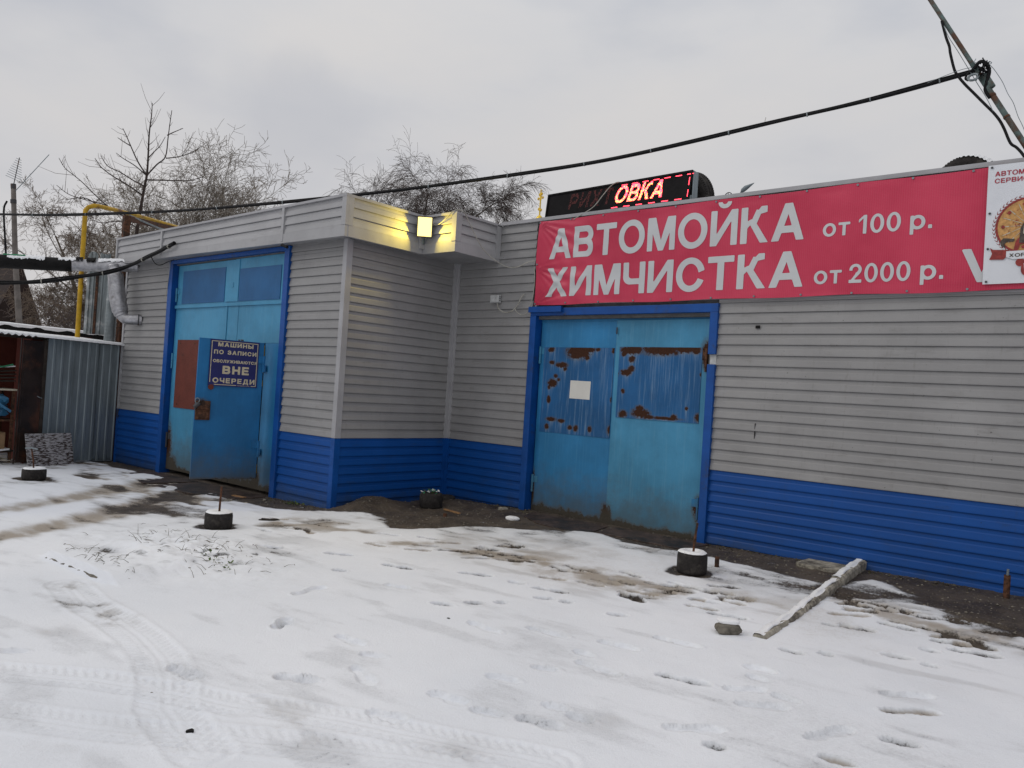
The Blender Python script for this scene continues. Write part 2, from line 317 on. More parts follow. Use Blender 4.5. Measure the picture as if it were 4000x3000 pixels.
TRACKS=[[(-4.381, 1.339), (-4.281, 1.421), (-3.97, 1.66), (-3.588, 1.87), (-3.226, 2.016), (-3.203, 2.08), (-2.807, 2.275), (-2.497, 2.413), (-2.197, 2.538), (-2.062, 2.606), (-1.919, 2.662)], [(-3.848, 1.188), (-3.577, 1.357), (-3.294, 1.543), (-3.114, 1.693), (-2.872, 1.877), (-2.566, 2.09), (-2.325, 2.256), (-2.131, 2.361)], [(-5.819, 2.215), (-5.299, 2.137), (-4.849, 2.133), (-4.429, 2.1), (-4.056, 2.03), (-3.74, 1.917), (-3.433, 1.76), (-3.173, 1.707), (-2.914, 1.668)]]
RUTS=[[(-9.276, 2.585), (-9.719, 3.422), (-10.263, 4.301), (-10.968, 5.217), (-11.295, 5.752)], [(-7.8, 2.188), (-8.006, 2.681), (-8.434, 3.325), (-9.093, 4.182), (-9.802, 5.098), (-10.315, 5.837)]]
DIRT=[(-13.406, 5.66), (-12.382, 5.657), (-11.565, 5.706), (-10.619, 5.652), (-9.611, 5.512), (-8.884, 5.353), (-8.196, 5.438), (-7.761, 5.793), (-7.273, 6.101), (-6.829, 5.972), (-6.438, 5.736), (-6.199, 6.063), (-6.075, 6.446), (-5.763, 6.724), (-5.515, 6.835), (-5.437, 7.07), (-4.889, 7.38), (-4.323, 7.241), (-3.774, 7.235), (-3.681, 7.353), (-3.359, 7.311), (-2.91, 7.144), (-2.455, 7.074), (-2.209, 7.056), (-2.034, 7.509), (-1.825, 7.445), (-1.54, 7.162), (-1.258, 6.93), (-1.018, 6.793), (-0.771, 6.722), (-0.624, 6.588)]
BROWN=[[(-7.305, 4.974), (-6.842, 5.12), (-6.151, 5.179), (-5.477, 5.19), (-5.159, 5.498), (-4.699, 5.644), (-4.147, 5.633), (-3.694, 5.692), (-3.232, 5.679), (-2.877, 5.794), (-2.535, 5.901)], [(-2.011, 6.451), (-1.67, 6.462), (-1.352, 6.474), (-1.054, 6.489), (-0.733, 6.425)]]
GREYB=[[-4.013, 7.002, 0.5], [-4.895, 6.231, 0.3], [-3.005, 2.067, 0.12], [-3.057, 2.007, 0.15], [-3.408, 1.332, 0.2], [-3.181, 1.588, 0.2], [-2.834, 2.048, 0.15], [-2.212, 2.582, 0.15], [-2.314, 2.403, 0.12], [-4.877, 2.15, 0.15], [-4.858, 1.734, 0.12], [-5.461, 2.246, 0.15], [-2.024, 3.194, 0.1]]
PEB=[(-3.146, 1.73), (-2.876, 1.617), (-3.221, 1.416), (-3.41, 1.126), (-2.964, 1.508), (-4.08, 1.313), (-3.652, 1.802), (-2.901, 1.654), (-6.591, 3.513), (-5.846, 3.291), (-3.13, 1.486), (-3.492, 1.511), (-3.634, 3.773), (-2.694, 2.382), (-2.217, 2.743), (-2.504, 2.124), (-2.089, 2.624), (-2.655, 2.158), (-1.939, 5.683)]
RUST=[(-5.667, 2.105, 0.139, 0.067), (-5.698, 2.057, 0.07, 0.029), (-5.763, 2.123, 0.036, 0.023), (-5.484, 2.13, 0.068, 0.019), (-5.383, 2.137, 0.027, 0.015), (-5.529, 2.031, 0.023, 0.023), (-5.128, 2.127, 0.033, 0.028), (-5.105, 2.057, 0.021, 0.037), (-6.069, 1.963, 0.029, 0.016), (-5.859, 1.886, 0.019, 0.015), (-6.044, 1.705, 0.054, 0.035), (-5.997, 1.793, 0.02, 0.016), (-5.949, 1.748, 0.017, 0.014), (-6.096, 1.648, 0.015, 0.019), (-6.089, 1.492, 0.02, 0.032), (-5.118, 1.846, 0.039, 0.026), (-5.115, 1.653, 0.015, 0.018), (-5.128, 1.538, 0.019, 0.025), (-6.027, 1.245, 0.063, 0.017), (-5.873, 1.233, 0.039, 0.014), (-6.094, 1.148, 0.023, 0.023), (-5.731, 1.162, 0.028, 0.019), (-5.641, 1.158, 0.025, 0.027), (-5.43, 1.163, 0.021, 0.026), (-5.13, 1.171, 0.035, 0.04), (-5.916, 1.937, 0.072, 0.023), (-6.09, 2.129, 0.037, 0.02), (-4.893, 2.133, 0.125, 0.036), (-4.505, 2.138, 0.215, 0.043), (-4.195, 2.15, 0.132, 0.031), (-4.072, 2.139, 0.048, 0.03), (-4.886, 2.028, 0.03, 0.029), (-4.954, 1.869, 0.054, 0.025), (-4.888, 1.916, 0.033, 0.025), (-4.985, 1.65, 0.017, 0.018), (-4.966, 1.378, 0.042, 0.032), (-4.727, 1.403, 0.092, 0.039), (-4.612, 1.366, 0.06, 0.014), (-4.412, 1.365, 0.154, 0.01), (-4.293, 1.387, 0.027, 0.02), (-4.145, 1.491, 0.011, 0.012), (-3.99, 1.399, 0.037, 0.034), (-3.981, 1.876, 0.015, 0.016), (-4.996, 2.095, 0.025, 0.025), (-4.741, 1.455, 0.041, 0.028)]

# ------------------------------------------------------------------ lettering: bold grotesque drawn as fields, cut into small cells
def poly_f(*pts):
    def f(x, y):
        r = None; n = len(pts)
        ar = sum(pts[i][0]*pts[(i+1) % n][1]-pts[(i+1) % n][0]*pts[i][1] for i in range(n)); sg = 1 if ar > 0 else -1
        for i in range(n):
            (ax, ay), (bx, by) = pts[i], pts[(i+1) % n]; l = math.hypot(bx-ax, by-ay)
            d = sg*((bx-ax)*(y-ay)-(by-ay)*(x-ax))/l; r = d if r is None else np.minimum(r, d)
        return r
    return f
def rect(x0, y0, x1, y1): return poly_f((x0, y0), (x1, y0), (x1, y1), (x0, y1))
def rrect(x0, y0, x1, y1, rx, ry):
    def f(x, y):
        cx, cy = (x0+x1)/2, (y0+y1)/2; hx, hy = (x1-x0)/2, (y1-y0)/2
        qx = np.maximum(np.abs(x-cx)-(hx-rx), 0)/rx; qy = np.maximum(np.abs(y-cy)-(hy-ry), 0)/ry
        k = np.sqrt(qx*qx+qy*qy); inner = np.minimum(hx-np.abs(x-cx), hy-np.abs(y-cy))
        return np.where((qx > 0) & (qy > 0), (1-k)*min(rx, ry), np.minimum(inner, np.maximum(inner, 0)+inner*0))
    return f
def U(*fs): return lambda x, y: np.maximum.reduce([f(x, y) for f in fs])
def I(*fs): return lambda x, y: np.minimum.reduce([f(x, y) for f in fs])
def SUB(a, b): return lambda x, y: np.minimum(a(x, y), -b(x, y))
def ell(cx, cy, rx, ry): return lambda x, y: (1-np.sqrt(((x-cx)/rx)**2+((y-cy)/ry)**2))*min(rx, ry)
def bowl(w, y0, y1, s=.2, t=.165, r=.26):
    a = I(rrect(-.6, y0, w, y1, r, (y1-y0)/2), rect(0, -1, 3, 3)); b = I(rrect(-.6, y0+t, w-s, y1-t, max(.05, r-.12), (y1-y0)/2-t), rect(.0, -1, 3, 3))
    return SUB(a, b)
S_ = .205
def ring(cx, w, h, s=S_, t=.17, cy=.5): return SUB(ell(cx, cy, w/2, h/2), ell(cx, cy, w/2-s, h/2-t))
GL = {}
GL['А'] = (1.0, U(poly_f((0, 0), (.22, 0), (.60, 1), (.385, 1)), poly_f((1, 0), (.78, 0), (.40, 1), (.615, 1)), poly_f((.2, .215), (.8, .215), (.74, .385), (.26, .385))))
GL['В'] = (.88, U(rect(0, 0, S_, 1), bowl(.84, .44, 1), bowl(.88, 0, .58)))
GL['Т'] = (.86, U(rect(0, .83, .86, 1), rect(.325, 0, .535, 1)))
GL['О'] = (1.06, ring(.53, 1.06, 1.04))
GL['М'] = (1.06, U(rect(0, 0, .19, 1), rect(.87, 0, 1.06, 1), poly_f((0, 1), (.29, 1), (.62, 0), (.44, 0)), poly_f((1.06, 1), (.77, 1), (.44, 0), (.62, 0))))
ii = U(rect(0, 0, .2, 1), rect(.72, 0, .92, 1), poly_f((.0, 0), (.21, 0), (.92, 1), (.71, 1)))
GL['И'] = (.92, ii)
GL['Й'] = (.92, U(ii, I(SUB(ell(.46, 1.24, .22, .17), ell(.46, 1.27, .11, .10)), rect(-1, .9, 2, 1.235))))
GL['К'] = (.90, U(rect(0, 0, S_, 1), poly_f((.2, .42), (.42, .62), (.34, .66), (.2, .60)), poly_f((.30, .52), (.50, .52), (.66, .86), (.50, .92)), poly_f((.50, .84), (.60, .80), (.84, .84), (.84, 1), (.66, 1)), poly_f((.28, .56), (.44, .62), (.90, 0), (.66, 0))))
GL['Х'] = (.96, U(poly_f((0, 0), (.25, 0), (.94, 1), (.70, 1)), poly_f((.02, 1), (.26, 1), (.96, 0), (.71, 0))))
GL['Ч'] = (.84, U(rect(.64, 0, .84, 1), SUB(I(rrect(0, .30, 1.3, 1.6, .28, .26), rect(-1, 0, .84, 1)), I(rrect(.2, .47, 1.3, 1.6, .14, .12), rect(-1, 0, .64, 2)))))
GL['С'] = (.98, SUB(ring(.5, 1.0, 1.04), poly_f((.6, .5), (1.3, .74), (1.3, .20), (.62, .42))))
GL['Р'] = (.84, U(rect(0, 0, S_, 1), bowl(.84, .36, 1)))
GL['V'] = (1.0, U(poly_f((0, 1), (.23, 1), (.61, 0), (.40, 0)), poly_f((1, 1), (.77, 1), (.39, 0), (.60, 0))))
GL['о'] = (.80, ring(.40, .80, .76, .19, .15, .37))
GL['т'] = (.70, U(rect(0, .59, .70, .74), rect(.255, 0, .445, .74)))
GL['р'] = (.78, U(rect(0, -.27, .19, .74), I(SUB(ell(.39, .37, .40, .385), ell(.39, .37, .20, .22)), rect(.1, -1, 2, 2))))
GL['.'] = (.2, rect(0, 0, .2, .2))
GL['0'] = (.74, ring(.37, .74, 1.02, .19, .15))
GL['1'] = (.52, U(rect(.27, 0, .46, 1), poly_f((.02, .60), (.02, .77), (.30, 1), (.46, 1))))
GL['2'] = (.74, U(rect(.0, 0, .72, .17), poly_f((0, .02), (.22, .10), (.64, .50), (.52, .66)), SUB(I(ell(.36, .70, .35, .31), rect(-1, .45, 2, 2)), U(ell(.36, .70, .17, .16), rect(-.2, .3, .36, .66)))))
GL['Ш'] = (1.26, U(rect(0, 0, .2, 1), rect(.53, 0, .73, 1), rect(1.06, 0, 1.26, 1), rect(0, 0, 1.26, .17)))
GL['Н'] = (.90, U(rect(0, 0, .2, 1), rect(.7, 0, .9, 1), rect(0, .42, .9, .59)))
GL['Ы'] = (1.14, U(rect(0, 0, .2, 1), bowl(.78, 0, .62), rect(.94, 0, 1.14, 1)))
GL['П'] = (.90, U(rect(0, 0, .2, 1), rect(.7, 0, .9, 1), rect(0, .83, .9, 1)))
GL['З'] = (.80, SUB(U(ring(.36, .76, .60, .2, .15, .71), ring(.38, .84, .60, .2, .15, .29)), poly_f((-.3, .30), (.30, .42), (.30, .58), (-.3, .72))))
GL['Б'] = (.86, U(rect(0, 0, .2, 1), rect(0, .83, .80, 1), bowl(.86, 0, .62)))
GL['Л'] = (.92, U(rect(.72, 0, .92, 1), rect(.20, .83, .92, 1), poly_f((.20, 1), (.40, 1), (.34, .2), (.14, .0)), rect(0, 0, .24, .17)))
GL['У'] = (.92, U(poly_f((0, 1), (.23, 1), (.58, .30), (.42, .18)), poly_f((.92, 1), (.70, 1), (.30, .0), (.50, .0)), rect(.10, 0, .44, .17)))
GL['Ж'] = (1.30, U(rect(.55, 0, .75, 1), poly_f((0, 0), (.24, 0), (.58, .5), (.46, .62)), poly_f((.02, 1), (.26, 1), (.58, .5), (.46, .40)), poly_f((1.3, 0), (1.06, 0), (.72, .5), (.84, .62)), poly_f((1.28, 1), (1.04, 1), (.72, .5), (.84, .40))))
GL['Ю'] = (1.34, U(rect(0, 0, .2, 1), rect(.1, .42, .5, .59), ring(.88, .92, 1.04, .2)))
GL['Я'] = (.90, U(rect(.70, 0, .90, 1), (lambda b: (lambda x, y: b(.90-x, y)))(bowl(.84, .38, 1)), poly_f((0, 0), (.24, 0), (.56, .48), (.34, .48))))
GL['Е'] = (.78, U(rect(0, 0, .2, 1), rect(0, 0, .78, .17), rect(0, .42, .72, .59), rect(0, .83, .76, 1)))
GL['Д'] = (1.0, U(rect(0, -.2, .18, .17), rect(.82, -.2, 1.0, .17), rect(0, 0, 1, .17), rect(.66, 0, .86, 1), rect(.26, .83, .86, 1), poly_f((.24, 1), (.44, 1), (.34, .1), (.12, .1))))

def layout(text, gap=.13, space=.38):
    x = 0; o = []
    for ch in text:
        if ch == ' ': x += space; continue
        w, f = GL[ch]; o.append((ch, x, w, f)); x += w + gap
    return o, x - gap
def text_cells(mb, text, u0, u1, v0, v1, put, res=36, slant=0, gap=.13, space=.38, bold=0):
    """cells of each letter within cap box u0..u1 x v0..v1; put(u, v) gives the 3D point"""
    lay, tot = layout(text, gap, space); sx_ = (u1-u0)/tot; sy = v1-v0
    for ch, x0, w, f in lay:
        lo, hi = -.3, 1.32; nx = max(6, int(res*(w+.1))); ny = int(res*(hi-lo)); xs = np.linspace(-.04, w+.04, nx+1); ys = np.linspace(lo, hi, ny+1)
        X, Y = np.meshgrid(xs, ys); F = f(X, Y) + bold
        for j in range(ny):
            row = F[j:j+2]
            if row.max() <= 0: continue
            for i in range(nx):
                c = [(xs[i], ys[j], F[j, i]), (xs[i+1], ys[j], F[j, i+1]), (xs[i+1], ys[j+1], F[j+1, i+1]), (xs[i], ys[j+1], F[j+1, i])]
                m_ = [q[2] > 0 for q in c]
                if not any(m_): continue
                p = []
                for a in range(4):
                    A, B = c[a], c[(a+1) % 4]
                    if A[2] > 0: p.append((A[0], A[1]))
                    if (A[2] > 0) != (B[2] > 0): t = A[2]/(A[2]-B[2]); p.append((A[0]+(B[0]-A[0])*t, A[1]+(B[1]-A[1])*t))
                if len(p) >= 3: mb.poly([put(u0+(x0+px+slant*py)*sx_, v0+py*sy) for px, py in p])
    return mb
def text_inside(text, tot_w, gap=.13, space=.38):
    lay, tot = layout(text, gap, space)
    def inside(u, v):   # u in 0..1 over the line, v in cap heights
        x = u*tot
        for ch, x0, w, f in lay:
            if x0-.02 <= x <= x0+w+.02: return float(f(np.array([x-x0]), np.array([v]))[0]) > 0
        return False
    return inside

# ------------------------------------------------------------------ ground shape
def ss(a, b, x):
    t = np.clip((x-a)/(b-a), 0, 1); return t*t*(3-2*t)
def gz(x, y):
    return -0.03*ss(-6, -8, x)+.008*np.maximum(np.minimum(x+8, 0), -12)+ss(5.5, 7.8, y)*(0.05+.05*ss(-4, -1, x))*ss(-7.9, -7.6, x)
def g1(x, y): return float(gz(np.array(float(x)), np.array(float(y))))

# ------------------------------------------------------------------ the workshop building
YA, YC, XB, ZB, ROW = 5.950, 7.887, -7.851, .8507, .113
XL = -13.995
bld = thing('workshop_building', 'low car wash workshop clad in grey plastic siding above a blue base', 'building', (-7, 8, 0))
def wall(name, label, boxes):
    b = MB()
    for q in boxes: b.box(*q)
    o = b.build(name, 'core', bld); o['label'] = label; return o
EP = .03   # cladding stands this far in front of the core
wA = wall('wall', 'front wall of the projecting bay with the tall gate', [((XL+.02, YA+EP, -.3), (-12.27, YA+.3, 3.7)), ((-9.12, YA+EP, -.3), (XB-.03, YA+.3, 3.7)), ((-12.27, YA+EP, 3.24), (-9.12, YA+.3, 3.7))])
wB = wall('wall', 'side wall of the projecting bay in the recessed corner', [((XB-.3, YA+.3, -.3), (XB-EP, YC+.3, 3.7))])
wC = wall('wall', 'long recessed front wall under the banner', [((XB-EP, YC+EP, -.3), (-6.36, YC+.3, 3.76)), ((-3.93, YC+EP, -.3), (3.0, YC+.3, 3.76)), ((-6.36, YC+EP, 2.52), (-3.93, YC+.3, 3.76))])
wD = wall('wall', 'plain rear and end walls', [((XL+.02, YA+.3, -.3), (XL+.3, 13.7, 3.7)), ((XL+.02, 13.7, -.3), (3.0, 14.0, 3.7)), ((2.72, YC+.3, -.3), (3.0, 13.7, 3.7))])
b = MB().box((XL+.1, YA+.1, 3.56), (XB-.1, 13.9, 3.62)); b.box((XB-.1, YC+.1, 3.56), (2.9, 13.9, 3.62)); b.build('roof', 'roofing', bld)
MB().box((XL+.3, YA+.3, -.2), (2.7, 13.7, -.1)).build('floor', 'core', bld)

PROF = [(0, .003), (.016, 0), (.0205, .004), (.020, .016), (.0115, .064), (.0060, .075), (.003, .111), (.0, .1135)]
def planks(parent, x0, x1, y, out, axis, k0, k1, mat_of, prof=PROF, pitch=ROW, z0=ZB):
    """rows of siding boards k0..k1-1; alike boards share one mesh per material"""
    me = {}
    for k in range(k0, k1):
        m = mat_of(k)
        if m not in me:
            b = MB(); p0, p1 = ((x0, y, 0), (x1, y, 0)) if axis == 'x' else ((y, x0, 0), (y, x1, 0))
            b.extr(prof, p0, p1, out); q = bpy.data.meshes.new('siding_board'); q.from_pydata(b.v, [], b.f)
            q.materials.append(M[m]); me[m] = q
        o = bpy.data.objects.new('siding_board', me[m]); C.objects.link(o); o.location = (0, 0, z0+k*pitch)
        o.parent = parent; o.matrix_parent_inverse = Matrix.Translation(-parent.location)
col = lambda k: 'siding_blue' if k < 0 else 'siding_grey'
yA_ = YA+EP-.003; yC_ = YC+EP-.003; xB_ = XB-EP+.003
OY, OX = (0, -1, 0), (1, 0, 0)
planks(wA, XL+.04, -12.385, yA_-.012, OY, 'x', -9, 23, col)
planks(wA, -9.055, XB-.055, yA_-.012, OY, 'x', -9, 23, col)
planks(wB, YA+.055, YC-.05, xB_+.012, OX, 'y', -9, 22, col)
planks(wC, XB+.05, -6.44, yC_-.012, OY, 'x', -8, 26, col)
planks(wC, -3.825, 2.9, yC_-.012, OY, 'x', -8, 17, col)

def trim(parent, name, a, b_, m, label=None):
    o = MB().box(a, b_).build(name, m, parent)
    if label: o['label'] = label
    return o
for (z0, z1, m) in ((-.12, ZB-.002, 'trim_blue'), (ZB+.002, 3.32, 'trim_grey')):
    mb = MB().box((XB-.066, YA-.012, z0), (XB+.012, YA+.03, z1)); mb.box((XB-.03, YA+.0305, z0), (XB+.012, YA+.075, z1)); mb.build('corner_post', m, wA)
    mb = MB().box((XB-.028, YC-.072, z0), (XB+.012, YC+.02, z1)); mb.box((XB+.0125, YC-.012, z0), (XB+.055, YC+.02, z1)); mb.build('corner_post', m, wB)
    MB().box((XL-.012, YA-.010, z0), (XL+.048, YA+.06, z1)).build('corner_post', m, wA)
# strip that closes the siding beside the blue surrounds
trim(wC, 'edge_strip', (-6.395, YC-.006, 2.66), (-6.372, YC+.03, 3.78), 'trim_grey')
trim(wC, 'edge_strip', (-3.83, YC-.004, 2.662), (2.95, YC+.03, 2.70), 'trim_grey')
trim(wC, 'parapet_cap', (-7.06, YC-.03, 3.792), (3.0, YC+.32, 3.835), 'trim_grey')
trim(wC, 'parapet_face', (-6.37, YC+.004, 2.70), (2.95, YC+EP-.001, 3.79), 'trim_grey')
# a torn joint and a punched hole in the long wall
trim(wC, 'siding_crack', (-3.350, YC-.004, 1.225), (-3.345, YC+.010, 1.385), 'black_plastic')
trim(wC, 'siding_hole', (-3.40, YC-.0145, 2.38), (-3.355, YC-.002, 2.41), 'black_plastic')

# ---- fascia boxes round the roof edge
fas = MB().box((XL, 5.80, 3.36), (-7.70, YA+.3, 3.74)); fas.box((XB-.3, YA+.3005, 3.36), (-7.70, YC, 3.74)); fas.box((-7.6995, 7.07, 3.36), (-7.11, YC+.02, 3.74))
fas = fas.build('fascia', 'soffit', bld); fas['label'] = 'grey boxed fascia around the bay roof with a stepped return'
def fz(x): t = (x-XL)/(-7.664-XL); return t
def frow(x0, x1, y, axis, out, lf, rf):
    """three boards, each a mesh of its own as the fascia runs slightly out of level"""
    for k in range(3):
        b = MB(); h = .1155; zl = lf+k*h; zr = rf+k*h
        p0, p1 = ((x0, y, zl), (x1, y, zr)) if axis == 'x' else ((y, x0, zl), (y, x1, zr))
        b.extr([(o_*1.15, z_*1.02) for o_, z_ in PROF], p0, p1, out); b.build('fascia_board', 'fascia_grey', fas)
for xa, xb_ in ((XL+.02, -12.385), (-12.335, -9.01), (-8.96, -7.70)):
    frow(xa, xb_, 5.782, 'x', OY, 3.40+.03*fz(xa), 3.40+.03*fz(xb_))
frow(5.80, 6.99, -7.690, 'y', OX, 3.43, 3.43)
frow(-7.63, -7.10, 7.052, 'x', OY, 3.43, 3.43)
frow(7.06, 7.83, -7.095, 'y', OX, 3.43, 3.43)
def slant(name, x0, x1, y0, y1, zl0, zl1, zr0, zr1, m='fascia_grey'):
    mb = MB(); n = 0
    mb.v = [(x0, y0, zl0), (x1, y0, zr0), (x1, y1, zr0), (x0, y1, zl0), (x0, y0, zl1), (x1, y0, zr1), (x1, y1, zr1), (x0, y1, zl1)]
    mb.f = [(0, 3, 2, 1), (4, 5, 6, 7), (0, 1, 5, 4), (1, 2, 6, 5), (2, 3, 7, 6), (3, 0, 4, 7)]
    return mb.build(name, m, fas)
slant('fascia_trim', XL-.01, -10.9, 5.748, 5.80, 3.352, 3.405, 3.322, 3.417)
slant('fascia_trim', -10.897, -7.664, 5.748, 5.80, 3.320, 3.417, 3.296, 3.432)
slant('roof_cap', XL-.02, -7.655, 5.74, 6.0, 3.745, 3.775, 3.777, 3.807, 'trim_grey')
fb = lambda n, a, b_, m='fascia_grey': MB().box(a, b_).build(n, m, fas)
fb('fascia_trim', (-7.70, 5.8005, 3.298), (-7.662, 7.02, 3.432)); fb('fascia_trim', (-7.6615, 7.022, 3.298), (-7.069, 7.06, 3.432)); fb('fascia_trim', (-7.105, 7.0605, 3.298), (-7.067, 7.885, 3.432))
fb('roof_cap', (-7.90, 6.0005, 3.777), (-7.655, 7.30, 3.807), 'trim_grey'); fb('roof_cap', (-7.6545, 7.015, 3.777), (-7.06, 7.30, 3.807), 'trim_grey'); fb('roof_cap', (-7.30, 7.3005, 3.777), (-7.058, 7.885, 3.807), 'trim_grey')
fb('soffit', (XL, 5.752, 3.325), (-7.668, YA+.02, 3.352), 'soffit'); fb('soffit', (XB-.02, YA+.0205, 3.325), (-7.668, 7.06, 3.350), 'soffit'); fb('soffit', (XB-.02, 7.0605, 3.318), (-7.07, YC+.01, 3.350), 'soffit')
for x in (-12.36, -8.985):
    t_ = fz(x); MB().box((x-.025, 5.742, 3.345-.02*t_), (x+.025, 5.79, 3.755+.025*t_)).build('joint_strip', 'fascia_grey', fas)
MB().box((XL-.015, 5.742, 3.34), (XL+.03, 5.80, 3.76)).build('joint_strip', 'fascia_grey', fas)
mb = MB().box((-7.74, 5.744, 3.433), (-7.658, 5.79, 3.79)); mb.box((-7.69, 5.7905, 3.433), (-7.658, 5.86, 3.79)); mb.build('corner_strip', 'fascia_grey', fas)
mb = MB().box((-7.69, 6.95, 3.36), (-7.63, 7.05, 3.79)); mb.build('corner_strip', 'fascia_grey', fas)
mb = MB().box((-7.145, 7.016, 3.433), (-7.063, 7.06, 3.79)); mb.box((-7.09, 7.0605, 3.433), (-7.063, 7.12, 3.79)); mb.build('corner_strip', 'fascia_grey', fas)
mb = MB().box((-7.10, 7.80, 3.34), (-7.058, 7.884, 3.79)); mb.build('corner_strip', 'fascia_grey', fas)

# ------------------------------------------------------------------ gates
def sheet(name, mat, parent, x0, x1, z0, z1, y, th=.03, rust=(), band=0, cell=.02, axis_pts=None, wob=.0, seed=1, edge=0):
    """steel sheet facing -y with a fine face whose 'rust' attribute marks where it corrodes; axis_pts=(origin, udir) for sheets turned out of the wall"""
    nx = max(2, int((x1-x0)/cell)); nz = max(2, int((z1-z0)/cell)); xs = np.linspace(x0, x1, nx+1); zs = np.linspace(z0, z1, nz+1)
    X, Z = np.meshgrid(xs, zs); rng = np.random.default_rng(seed)
    A = np.zeros_like(X)
    for (cx, cz, rx, rz) in rust:
        d2 = ((X-cx)/(rx*1.15+.006))**2+((Z-cz)/(rz*1.15+.006))**2; A = np.maximum(A, .95*np.exp(-d2*.55))
    if band:
        ph = rng.random(6)*6; e_ = sum(np.sin(X*f_+p_)*a_ for f_, p_, a_ in zip((5, 11, 23, 41, 60, 90), ph, (.25, .2, .18, .12, .1, .08)))
        A = np.maximum(A, 1.0-np.clip((Z-z0)/(band*(1+.8*e_)+.01), 0, 3)*.55)
    RN = np.zeros_like(X)
    for (cx, cz, rx, rz) in rust:
        if rz < .1: RN = np.maximum(RN, np.exp(-((X-cx)/(rx+.01))**2)*(Z < cz)*np.exp(-(cz-Z)/.22))
    if edge:
        de = np.minimum(X-x0, x1-X); A = np.maximum(A, edge*np.exp(-de/.018))
    Y = np.full_like(X, y)+wob*(np.sin((X-x0)*3.1+seed)*np.sin((Z-z0)*2.3+seed*2))
    n = (nx+1)*(nz+1); v = np.stack([X, Y, Z], -1).reshape(-1, 3)
    vb = v.copy(); vb[:, 1] = y+th
    idx = np.arange(n).reshape(nz+1, nx+1)
    f = np.stack([idx[:-1, :-1], idx[:-1, 1:], idx[1:, 1:], idx[1:, :-1]], -1).reshape(-1, 4).tolist()
    ring_ = list(idx[0, :])+list(idx[1:, -1])+list(idx[-1, -2::-1])+list(idx[-2:0:-1, 0]); m_ = len(ring_)
    vv = np.concatenate([v, vb[ring_]]); f += [(int(ring_[i]), n+i, n+(i+1) % m_, int(ring_[(i+1) % m_])) for i in range(m_)]
    f.append([n+i for i in range(m_)])
    me = bpy.data.meshes.new(name); 
    if axis_pts:
        o_, u_ = axis_pts; nrm = Vector((u_[1], -u_[0], 0)); vv = np.array([tuple(Vector(o_)+Vector(u_)*p[0]+nrm*(-(p[1]))+Vector((0, 0, p[2]))) for p in vv])
    me.from_pydata([tuple(map(float, p)) for p in vv], [], [tuple(map(int, q)) for q in f]); me.update()
    at = me.attributes.new('rust', 'FLOAT', 'POINT'); at.data.foreach_set('value', np.concatenate([A.reshape(-1), A.reshape(-1)[ring_]]).astype(np.float32))
    at = me.attributes.new('run', 'FLOAT', 'POINT'); at.data.foreach_set('value', np.concatenate([RN.reshape(-1), RN.reshape(-1)[ring_]]).astype(np.float32))
    return link(name, me, mat, parent)
def hinge(parent, x, z, y, h=.11, m='gate_blue_light', plate=.07, side=1, name='hinge'):
    b = MB().tube([(x, y-.018, z-h), (x, y-.018, z)], .014, 8); b.tube([(x, y-.018, z+.004), (x, y-.018, z+h)], .016, 8)
    b.box((x, y-.006, z+.015), (x+side*plate, y+.02, z+h*.85)) if side > 0 else b.box((x-plate, y-.006, z+.015), (x, y+.02, z+h*.85))
    return b.build(name, m, parent)

# -- right gate, two rusty leaves
g2 = MB().box((-6.441, YC-.035, -.05), (-6.345, YC+.14, 2.56)); g2.box((-3.915, YC-.035, -.05), (-3.824, YC+.14, 1.99)); g2.box((-3.915, YC-.035, 2.10), (-3.824, YC+.14, 2.56)); g2.box((-6.441, YC-.035, 2.5605), (-3.824, YC+.14, 2.655))
g2 = g2.build('gate_surround', 'trim_blue', bld, bevel=.004); g2['label'] = 'gate under the banner in a bright blue surround'
MB().box((-6.445, YC-.075, 2.60), (-5.92, YC-.0355, 2.672)).build('flashing', 'trim_blue', g2)
MB().box((-6.345, YC+.10, 2.48), (-3.915, YC+.135, 2.56)).build('lintel_board', 'gate_blue', g2)
MB().box((-3.90, YC-.0, 1.992), (-3.828, YC+.12, 2.098)).build('broken_jamb', 'white_plastic', g2)
yl = YC+.09
RB = [(a*1.0095, b_*1.0095-.0146, c_, d_) for a, b_, c_, d_ in RUST]
lf = sheet('gate_leaf', 'gate_blue', bld, -6.33, -5.178, .05, 2.487, yl, .04, rust=[(-6.33, .30, .02, .2), (-5.19, .10, .05, .14)], band=.075, wob=.003, seed=3, edge=.30)
rf_ = sheet('gate_leaf', 'gate_blue_light', bld, -5.172, -3.962, .045, 2.497, yl-.012, .04, rust=[(-3.97, 2.10, .06, .12), (-5.16, .10, .05, .12), (-3.97, .40, .05, .10)], band=.06, wob=.003, seed=8, edge=.30)
p1_ = sheet('patch_panel', 'panel_blue', lf, -6.265, -5.195, 1.075, 2.163, yl-.009, .008, rust=[q for q in RB if q[0] < -5.17], wob=.004, seed=5, cell=.012, edge=.25)
p1_['label'] = 'darker patch sheet with rust spots along its screws'
p2_ = sheet('patch_panel', 'panel_blue', rf_, -5.112, -4.03, 1.335, 2.178, yl-.021, .008, rust=[q for q in RB if q[0] > -5.17], wob=.004, seed=6, cell=.012, edge=.2)
p2_['label'] = 'darker patch sheet rusted through along its top edge'
hinge(lf, -6.322, 2.06, yl); hinge(lf, -6.322, .40, yl)
hinge(rf_, -3.975, 2.04, yl-.012, .13, 'rust', .07, -1); hinge(rf_, -3.975, .40, yl-.012, .12, 'gate_blue', .08, -1)
MB().box((-6.345, YC+.05, -.02), (-3.915, YC+.13, .04)).build('threshold', 'steel_dark', g2)
